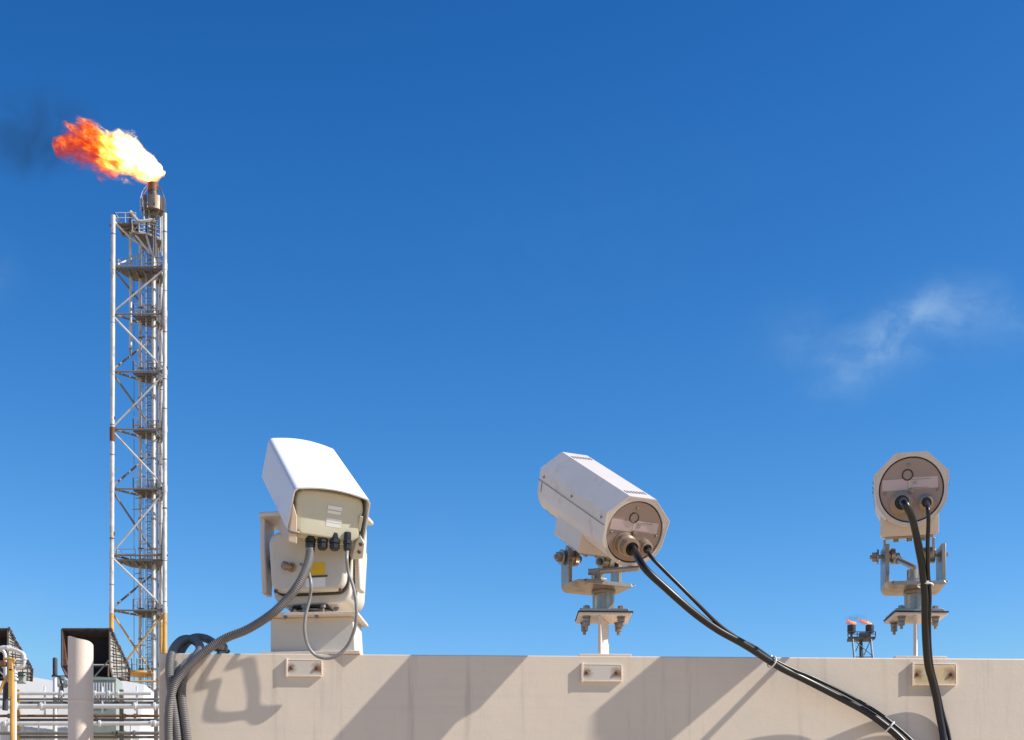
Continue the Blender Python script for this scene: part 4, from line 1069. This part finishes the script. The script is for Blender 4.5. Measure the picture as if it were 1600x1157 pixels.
def small_flame(x0, x1, ybase, zz0, zz1, lab, seed, heats):
    ox, oz = x1, ybase; w = (x1 - x0) / PF
    e = []
    N = 6
    for i in range(N + 1):
        t = i / N; zc = (zz0 + (zz1 - zz0) * t); hh = (.30 + .55 * math.sin(math.pi * min(.95, .25 + t * .6)))
        e.append((t, zc, hh, heats[0] + (heats[1] - heats[0]) * t))
    m = flame_mat('small_fire', e, (-w, 0), (-1, 3), 1.1, 9, 1.6, seed, soot=2.2)
    o = hull(e, (-w, 0), 'flare_flame', m, T4(ox, oz, YF + 3), rmax=.8, grow=1.25, seed=seed)
    return tag(o, lab, 'flame', 'flames on the far twin flare')
small_flame(1322, 1338, 976.5, .75, .30, 'small pale orange flame on the left stack of the far twin flare', 4.1, (.3, .6))
small_flame(1341, 1362, 976.5, 1.15, .1, 'small orange flame leaning left from the right stack of the far twin flare', 9.4, (.3, .62))
s2 = ellipsoid('black_smoke', smoke_mat('far_smoke', .25, .6, (0, 0, 0), (4.0, 1.5, 1.6), (.35, .7)), T4(1336, 966, YF + 3), (0, 0, 0), (4.2, 1.6, 1.8), 4)
tag(s2, 'faint grey smoke above the far twin flare', 'smoke', kind='stuff')

# ------------------------------------------------------------------ plant at the lower left
YP, YQ = 100.0, 104.5; PP_ = F / YP
def make_hood(dx, label):
    sh = Vector((dx, 0, 0))
    th = thing('intake_hood', P(134, 1060, YP) + sh, label, 'hood', 'dark intake hoods on the white plant')
    fl_, fr_ = P(97, 983.5, YP) + sh, P(171, 983.5, YP) + sh
    bl_, br_ = P(97, 1041, YP) + sh, P(171, 1041, YP) + sh
    kt, kb = P(200, 1046, YQ) + sh, P(199, 1064, YQ) + sh
    lt, lb_ = Vector((fl_.x + (kt.x - fr_.x), YQ, kt.z)), Vector((bl_.x + (kt.x - fr_.x), YQ, kb.z))
    low_r = P(176, 1060, YP) + sh; low_l = P(105, 1055, YP) + sh; low_r2 = Vector((low_r.x, YP, P(0, 1059, YP).z)); low_l2 = Vector((low_l.x, YP, low_r2.z))
    lb_ = Vector((low_l2.x, YQ, kb.z))
    def sheet(pts, name, m, th_=.06, nrm=None):
        n = (pts[1] - pts[0]).cross(pts[2] - pts[0]).normalized() * th_
        k = len(pts); vs = pts + [p + n for p in pts]
        fs = [tuple(range(k)), tuple(range(k, 2 * k))[::-1]] + [(i, i + k, (i + 1) % k + k, (i + 1) % k) for i in range(k)]
        return MB().add(vs, fs).build(name, m, th, smooth=False)
    side = sheet([fr_, kt, kb, low_r2, br_], 'side_panel', M_['hoodside'])
    sheet([fl_, fr_, kt, lt], 'sloping_top', M_['darkframe'])
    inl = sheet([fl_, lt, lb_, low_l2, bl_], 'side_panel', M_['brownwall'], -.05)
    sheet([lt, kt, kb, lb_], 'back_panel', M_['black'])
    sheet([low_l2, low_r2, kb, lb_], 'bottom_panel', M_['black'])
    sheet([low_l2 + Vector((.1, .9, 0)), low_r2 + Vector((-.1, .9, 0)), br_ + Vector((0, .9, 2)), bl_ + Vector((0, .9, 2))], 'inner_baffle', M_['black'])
    fm_ = MB()
    for a, b in ((fl_, fr_), (fl_, bl_), (fr_, br_), (bl_, br_), (bl_, low_l2), (br_, low_r2), (low_l2, low_r2)): fm_.tube([a, b], .075, 4)
    fm_.build('mouth_frame', M_['darkframe'], th, smooth=False)
    MB().tube([bl_ + Vector((1.3, -.05, .05)), br_ + Vector((0, -.05, .05))], .05, 4).build('tie_rod', M_['hoodside'], th)
    MB().tube([br_ + Vector((0, -.06, .35)), P(146, 1060, YP) + sh + Vector((0, -.06, 0))], .05, 5).build('tie_rod', M_['towergrey'], th)
    MB().tube([br_ + Vector((-.05, -.04, 0)), low_r2 + Vector((-.25, -.04, .05))], .07, 4).build('corner_strap', M_['rust'], th)
    # ribs on the side
    rn = random.Random(int(abs(dx) * 10) + 3)
    out = Vector((.05, 0, 0)); nx = (kt - fr_).cross(br_ - fr_).normalized()
    if nx.x < 0: nx = -nx
    def on(u, v): # u front->back, v top->bottom
        t = fr_.lerp(kt, u); bt = low_r2.lerp(kb, u); return t.lerp(bt, v) + nx * .09
    for u in (.22, .55, .8, 1):
        MB().tube([on(u, 0), on(u, 1)], .035, 4).build('rib', M_['darkframe'], side, smooth=False)
    for i in range(9):
        a = on(0, .12 + i * .13) if .12 + i * .13 < 1 else on((.12 + i * .13 - 1) * 2, 1)
        u1 = min(1, .25 + i * .14); b = on(u1, 0) if i < 6 else on(1, (i - 5) * .3)
        if i < 8: MB().tube([a, b], .045, 4).build('rib', M_['darkframe'], side, smooth=False)
    for i in range(22):
        p = on(i / 21, 0) + Vector((0, 0, rn.uniform(-.02, .08))); MB().box(p, (.10, .14 , rn.uniform(.08, .24))).build('edge_cleat', M_['darkframe'] if rn.random() < .7 else M_['rust'], side, smooth=False)
    for i in range(9):
        p = on(1, i / 8) ; MB().box(p, (.16, .1, .1)).build('edge_cleat', M_['rust'] if i % 2 else M_['darkframe'], side, smooth=False)
    return th
make_hood(0, 'dark open intake hood with ribbed sloping side behind the round post')
make_hood(-159 / PP_, 'dark intake hood with ribbed side at the left picture edge behind white pipes')
# white enclosure below, with sloping top edges
en = thing('plant_enclosure', (P(60, 1100, YP).x, YP + 4, 0), 'white sheet metal enclosure with low sloping roof under the intake hoods', 'building')
def wall_poly(pts, y0, y1, name, m):
    return MB().prism([(p.x, p.z) for p in pts], y0, y1).build(name, m, en, smooth=False)
zb_ = 0.0
def pz_(px, py, Y=99.0): q = P(px, py, Y); return q
a = [pz_(-80, 1043), pz_(38, 1056), pz_(82, 1065.5), pz_(82, 1066)]
def mansard(tops, Yt_, drop, run, back, name):
    """steep white roof skin: top edge through the given points, leaning towards the viewer as it falls"""
    n = len(tops); vs = []
    for p in tops: vs.append(Vector((p.x, Yt_, p.z)))
    for p in tops: vs.append(Vector((p.x, Yt_ - run, p.z - drop)))
    for p in tops: vs.append(Vector((p.x, Yt_ - run, 0)))
    for p in tops: vs.append(Vector((p.x, back, p.z)))
    for p in tops: vs.append(Vector((p.x, back, 0)))
    fs = []
    for i in range(n - 1):
        fs += [(i, i + 1, n + i + 1, n + i), (n + i, n + i + 1, 2 * n + i + 1, 2 * n + i), (i, 3 * n + i, 3 * n + i + 1, i + 1), (3 * n + i, 4 * n + i, 4 * n + i + 1, 3 * n + i + 1)]
    for i in (0, n - 1): fs.append((i, n + i, 2 * n + i, 4 * n + i, 3 * n + i))
    return MB().add(vs, fs).build(name, M_['white'], en, smooth=False)
mansard([pz_(-90, 1036, 106.9), pz_(38, 1056, 106.9), pz_(96, 1066, 106.9)], 106.9, 3.6, 1.6, 114, 'roof')
mansard([pz_(97, 1061, 106.9), pz_(172, 1060, 106.9), pz_(226, 1070, 106.9)], 106.9, 3.6, 1.6, 114, 'roof')
for i in range(12):
    px = -60 + i * 24; q_ = pz_(px, 1100, 105.2); MB().box((q_.x, 105.26, q_.z / 2 - .5), (.08, .1, q_.z - 1)).build('wall_seam', M_['pipewhite'], en, smooth=False)
lv = thing('louvre_box', pz_(150, 1067, 99.2), 'pale green louvred box with white slats below the dark hood', 'vent box')
LX0, LX1, LZ1 = pz_(141, 0, 99.0).x, pz_(181, 0, 99.0).x, pz_(0, 1058.5, 99.0).z
MB().box(((LX0 + LX1) / 2, 99.9, LZ1 - 1.8), (LX1 - LX0, 1.6, 3.6)).build('casing', M_['green'], lv, bevel=.02)
for i in range(8):
    x = LX0 + .2 + i * (LX1 - LX0 - .3) / 7.6; MB().box((x, 99.05, LZ1 - .95), (.085, .1, 1.25)).build('slat', M_['white'], lv, smooth=False)
MB().box(((LX0 + LX1) / 2, 99.05, LZ1 - .08), ((LX1 - LX0) * 1.02, .14, .14)).build('top_rail', M_['green'], lv)
lv2 = thing('roof_equipment', pz_(97, 1066, 98.8), 'small grey green machinery frame left of the round post', 'machinery')
for x, y_, w_, h_ in ((93, 1061, 4, 9), (99, 1058, 6, 5), (104, 1064, 7, 8), (97, 1069, 12, 5)):
    MB().box(pz_(x, y_ + h_ / 2, 98.9), (w_ / PP_, .5, h_ / PP_)).build('casing', M_['green'] if w_ > 5 else M_['pipewhite'], lv2, bevel=.02)
MB().tube([pz_(90, 1057, 98.7), pz_(108, 1056.5, 98.7)], .045, 6).build('rail', M_['farsteel'], lv2)
MB().tube([pz_(92, 1057, 98.7), pz_(95, 1067, 98.7), pz_(96, 1090, 98.7)], .05, 6).build('strut', M_['farsteel'], lv2)
# black exhaust
ex = thing('exhaust_stack', P(86, 1062, 98.5), 'narrow black exhaust stack on a white pipe left of the dark hood', 'exhaust')
c = P(86, 1057, 98.5)
MB().lathe([(.115, 0), (.14, .02), (.14, 1.0), (.12, 1.08), (.0, 1.12)], 16, Matrix.Translation(c)).build('muffler', M_['farsteel'], ex)
MB().lathe([(.20, -.03), (.20, .05)], 16, Matrix.Translation(c)).build('flange', M_['black'], ex)
MB().lathe([(.13, -4.0), (.13, -.03)], 14, Matrix.Translation(c)).build('pipe', M_['white'], ex)
MB().tube([c + Vector((.2, 0, .02)), c + Vector((.3, 0, -.15)), c + Vector((.42, 0, -.5)), c + Vector((.5, 0, -1.2))], .06, 6).build('drain_hose', M_['black'], ex)
# white pipes and yellow stand
YW = 92.0
wp = thing('pipe_loop', P(20, 1050, YW), 'thick pale lagged pipe loop at the lower left edge', 'pipe')
MB().tube(spline([P(-14, 1030, YW), P(-6, 1017, YW), P(6, 1012, YW), P(20, 1015, YW), P(31, 1019, YW), P(37, 1024, YW), P(38, 1035, YW), P(36, 1041, YW), P(30, 1043.5, YW), P(25, 1044, YW), P(23, 1052, YW), P(23, 1070, YW), P(23, 1110, YW), P(23, 1250, YW)], 8), .115, 14).build('pipe', M_['pipewhite'], wp)
MB().tube(spline([P(-10, 1024, YW + .6), P(-4, 1017, YW + .6), P(4, 1017, YW + .6), P(8, 1024, YW + .6), P(8, 1034, YW + .6), P(8, 1060, YW + .8)], 8), .10, 12).build('pipe', M_['pipewhite'], wp)
for q_ in ((23, 1051), (23, 1056), (24, 1062), (12, 1013.4), (38, 1030)):
    MB().lathe([(.17, -.05), (.17, .05)], 14, Matrix.Translation(P(*q_, YW)) @ (Matrix.Rotation(R(80), 4, 'Y') if q_[0] == 12 else Matrix())).build('flange', M_['pipewhite'], wp)
MB().box(P(32, 1060, YW + .6), (.5, .5, .55)).build('valve_body', M_['green'], wp, bevel=.03)
for k, q_ in enumerate(((33, 1051), (33, 1056))): MB().box(P(*q_, YW + .3), (.45, .12, .05)).build('valve_yoke', M_['farsteel'], wp)
MB().tube([P(43.5, 1038, YW), P(43.5, 1056, YW)], .035, 6).build('valve_stem', M_['farsteel'], wp)
MB().tube([P(41.5, 1036, YW), P(45.5, 1038, YW)], .06, 6).build('valve_wheel', M_['farsteel'], wp)
ys = thing('yellow_pipe_stand', P(17, 1067, YW - .6), 'yellow steel stand holding the pipes at the lower left edge', 'pipe stand')
Yy = YW - .6
def ybox(x0, x1, y0, y1, Y=Yy, d=.25, m='yellow', nm='bracket'):
    a_, b_ = P(x0, y0, Y), P(x1, y1, Y); return MB().box(((a_.x + b_.x) / 2, Y, (a_.z + b_.z) / 2), (b_.x - a_.x, d, a_.z - b_.z)).build(nm, M_[m], ys, bevel=.015)
ybox(6, 18, 1028, 1031.5); ybox(18.2, 24, 1030, 1033.5); ybox(14, 20, 1032, 1090, nm='post'); ybox(13, 21, 1046, 1049)
ybox(-5, 9.5, 1034, 1041, d=.5, m='rust', nm='housing')
MB().tube([P(15, 1051, Yy), P(6, 1066, Yy), P(-8, 1100, Yy)], .08, 6).build('strut', M_['yellow'], ys)
MB().tube([P(19, 1050, Yy), P(19, 1070, Yy), P(19, 1250, Yy)], .12, 8).build('column', M_['yellow'], ys)
MB().tube([P(0, 1043, YW + .9), P(10, 1058, YW + .9), P(8, 1110, YW + .9)], .16, 10).build('hose', M_['farsteel'], ys)
MB().tube([P(0, 1050, YW + .3), P(6, 1055, YW + .3), P(9, 1062, YW + .3)], .05, 6).build('hose', M_['pipewhite'], ys)

# pipe rack crossing in front of the enclosure
pr_ = thing('pipe_rack', P(120, 1100, 96), 'horizontal pale and rusty pipes on a steel rack low at the left edge', 'pipe rack')
for py, r, m, x0, x1 in ((1084, .10, 'pipewhite', -60, 236), (1093, .07, 'towergrey', -60, 262), (1104, .14, 'pipewhite', -60, 262), (1119, .08, 'rust', -60, 250), (1131, .12, 'pipewhite', -60, 262), (1146, .10, 'towergrey', -60, 262)):
    MB().tube([P(x0, py, 96), P(x1, py, 96)], r, 12).build('pipe', M_[m], pr_)
    q0 = random.Random(py)
    for k in range(4):
        c = P(q0.uniform(x0 + 60, x1 - 6), py, 96); MB().lathe([(r * 1.7, -.06), (r * 1.7, .06)], 14, Matrix.Translation(c) @ Matrix.Rotation(R(90), 4, 'Y')).build('flange', M_[m], pr_)
for px in (28, 112, 190, 244):
    q_ = P(px, 1078, 96.4); MB().box((q_.x, 96.4, q_.z / 2), (.22, .2, q_.z)).build('rack_post', M_['yellow'] if px == 28 else M_['towergrey'], pr_)
for py in (1098, 1125, 1152):
    a_, b_ = P(24, py, 96.4), P(250, py, 96.4); MB().box(((a_.x + b_.x) / 2, 96.45, a_.z), (b_.x - a_.x, .14, .14)).build('rack_beam', M_['towergrey'], pr_)
for px in (70, 160, 214):
    MB().tube(spline([P(px, 1078, 97), P(px, 1074, 96.6), P(px, 1078, 96.2), P(px, 1092, 96.0), P(px, 1120, 96.1)], 6), .06, 8).build('branch_pipe', M_['pipewhite'], pr_)
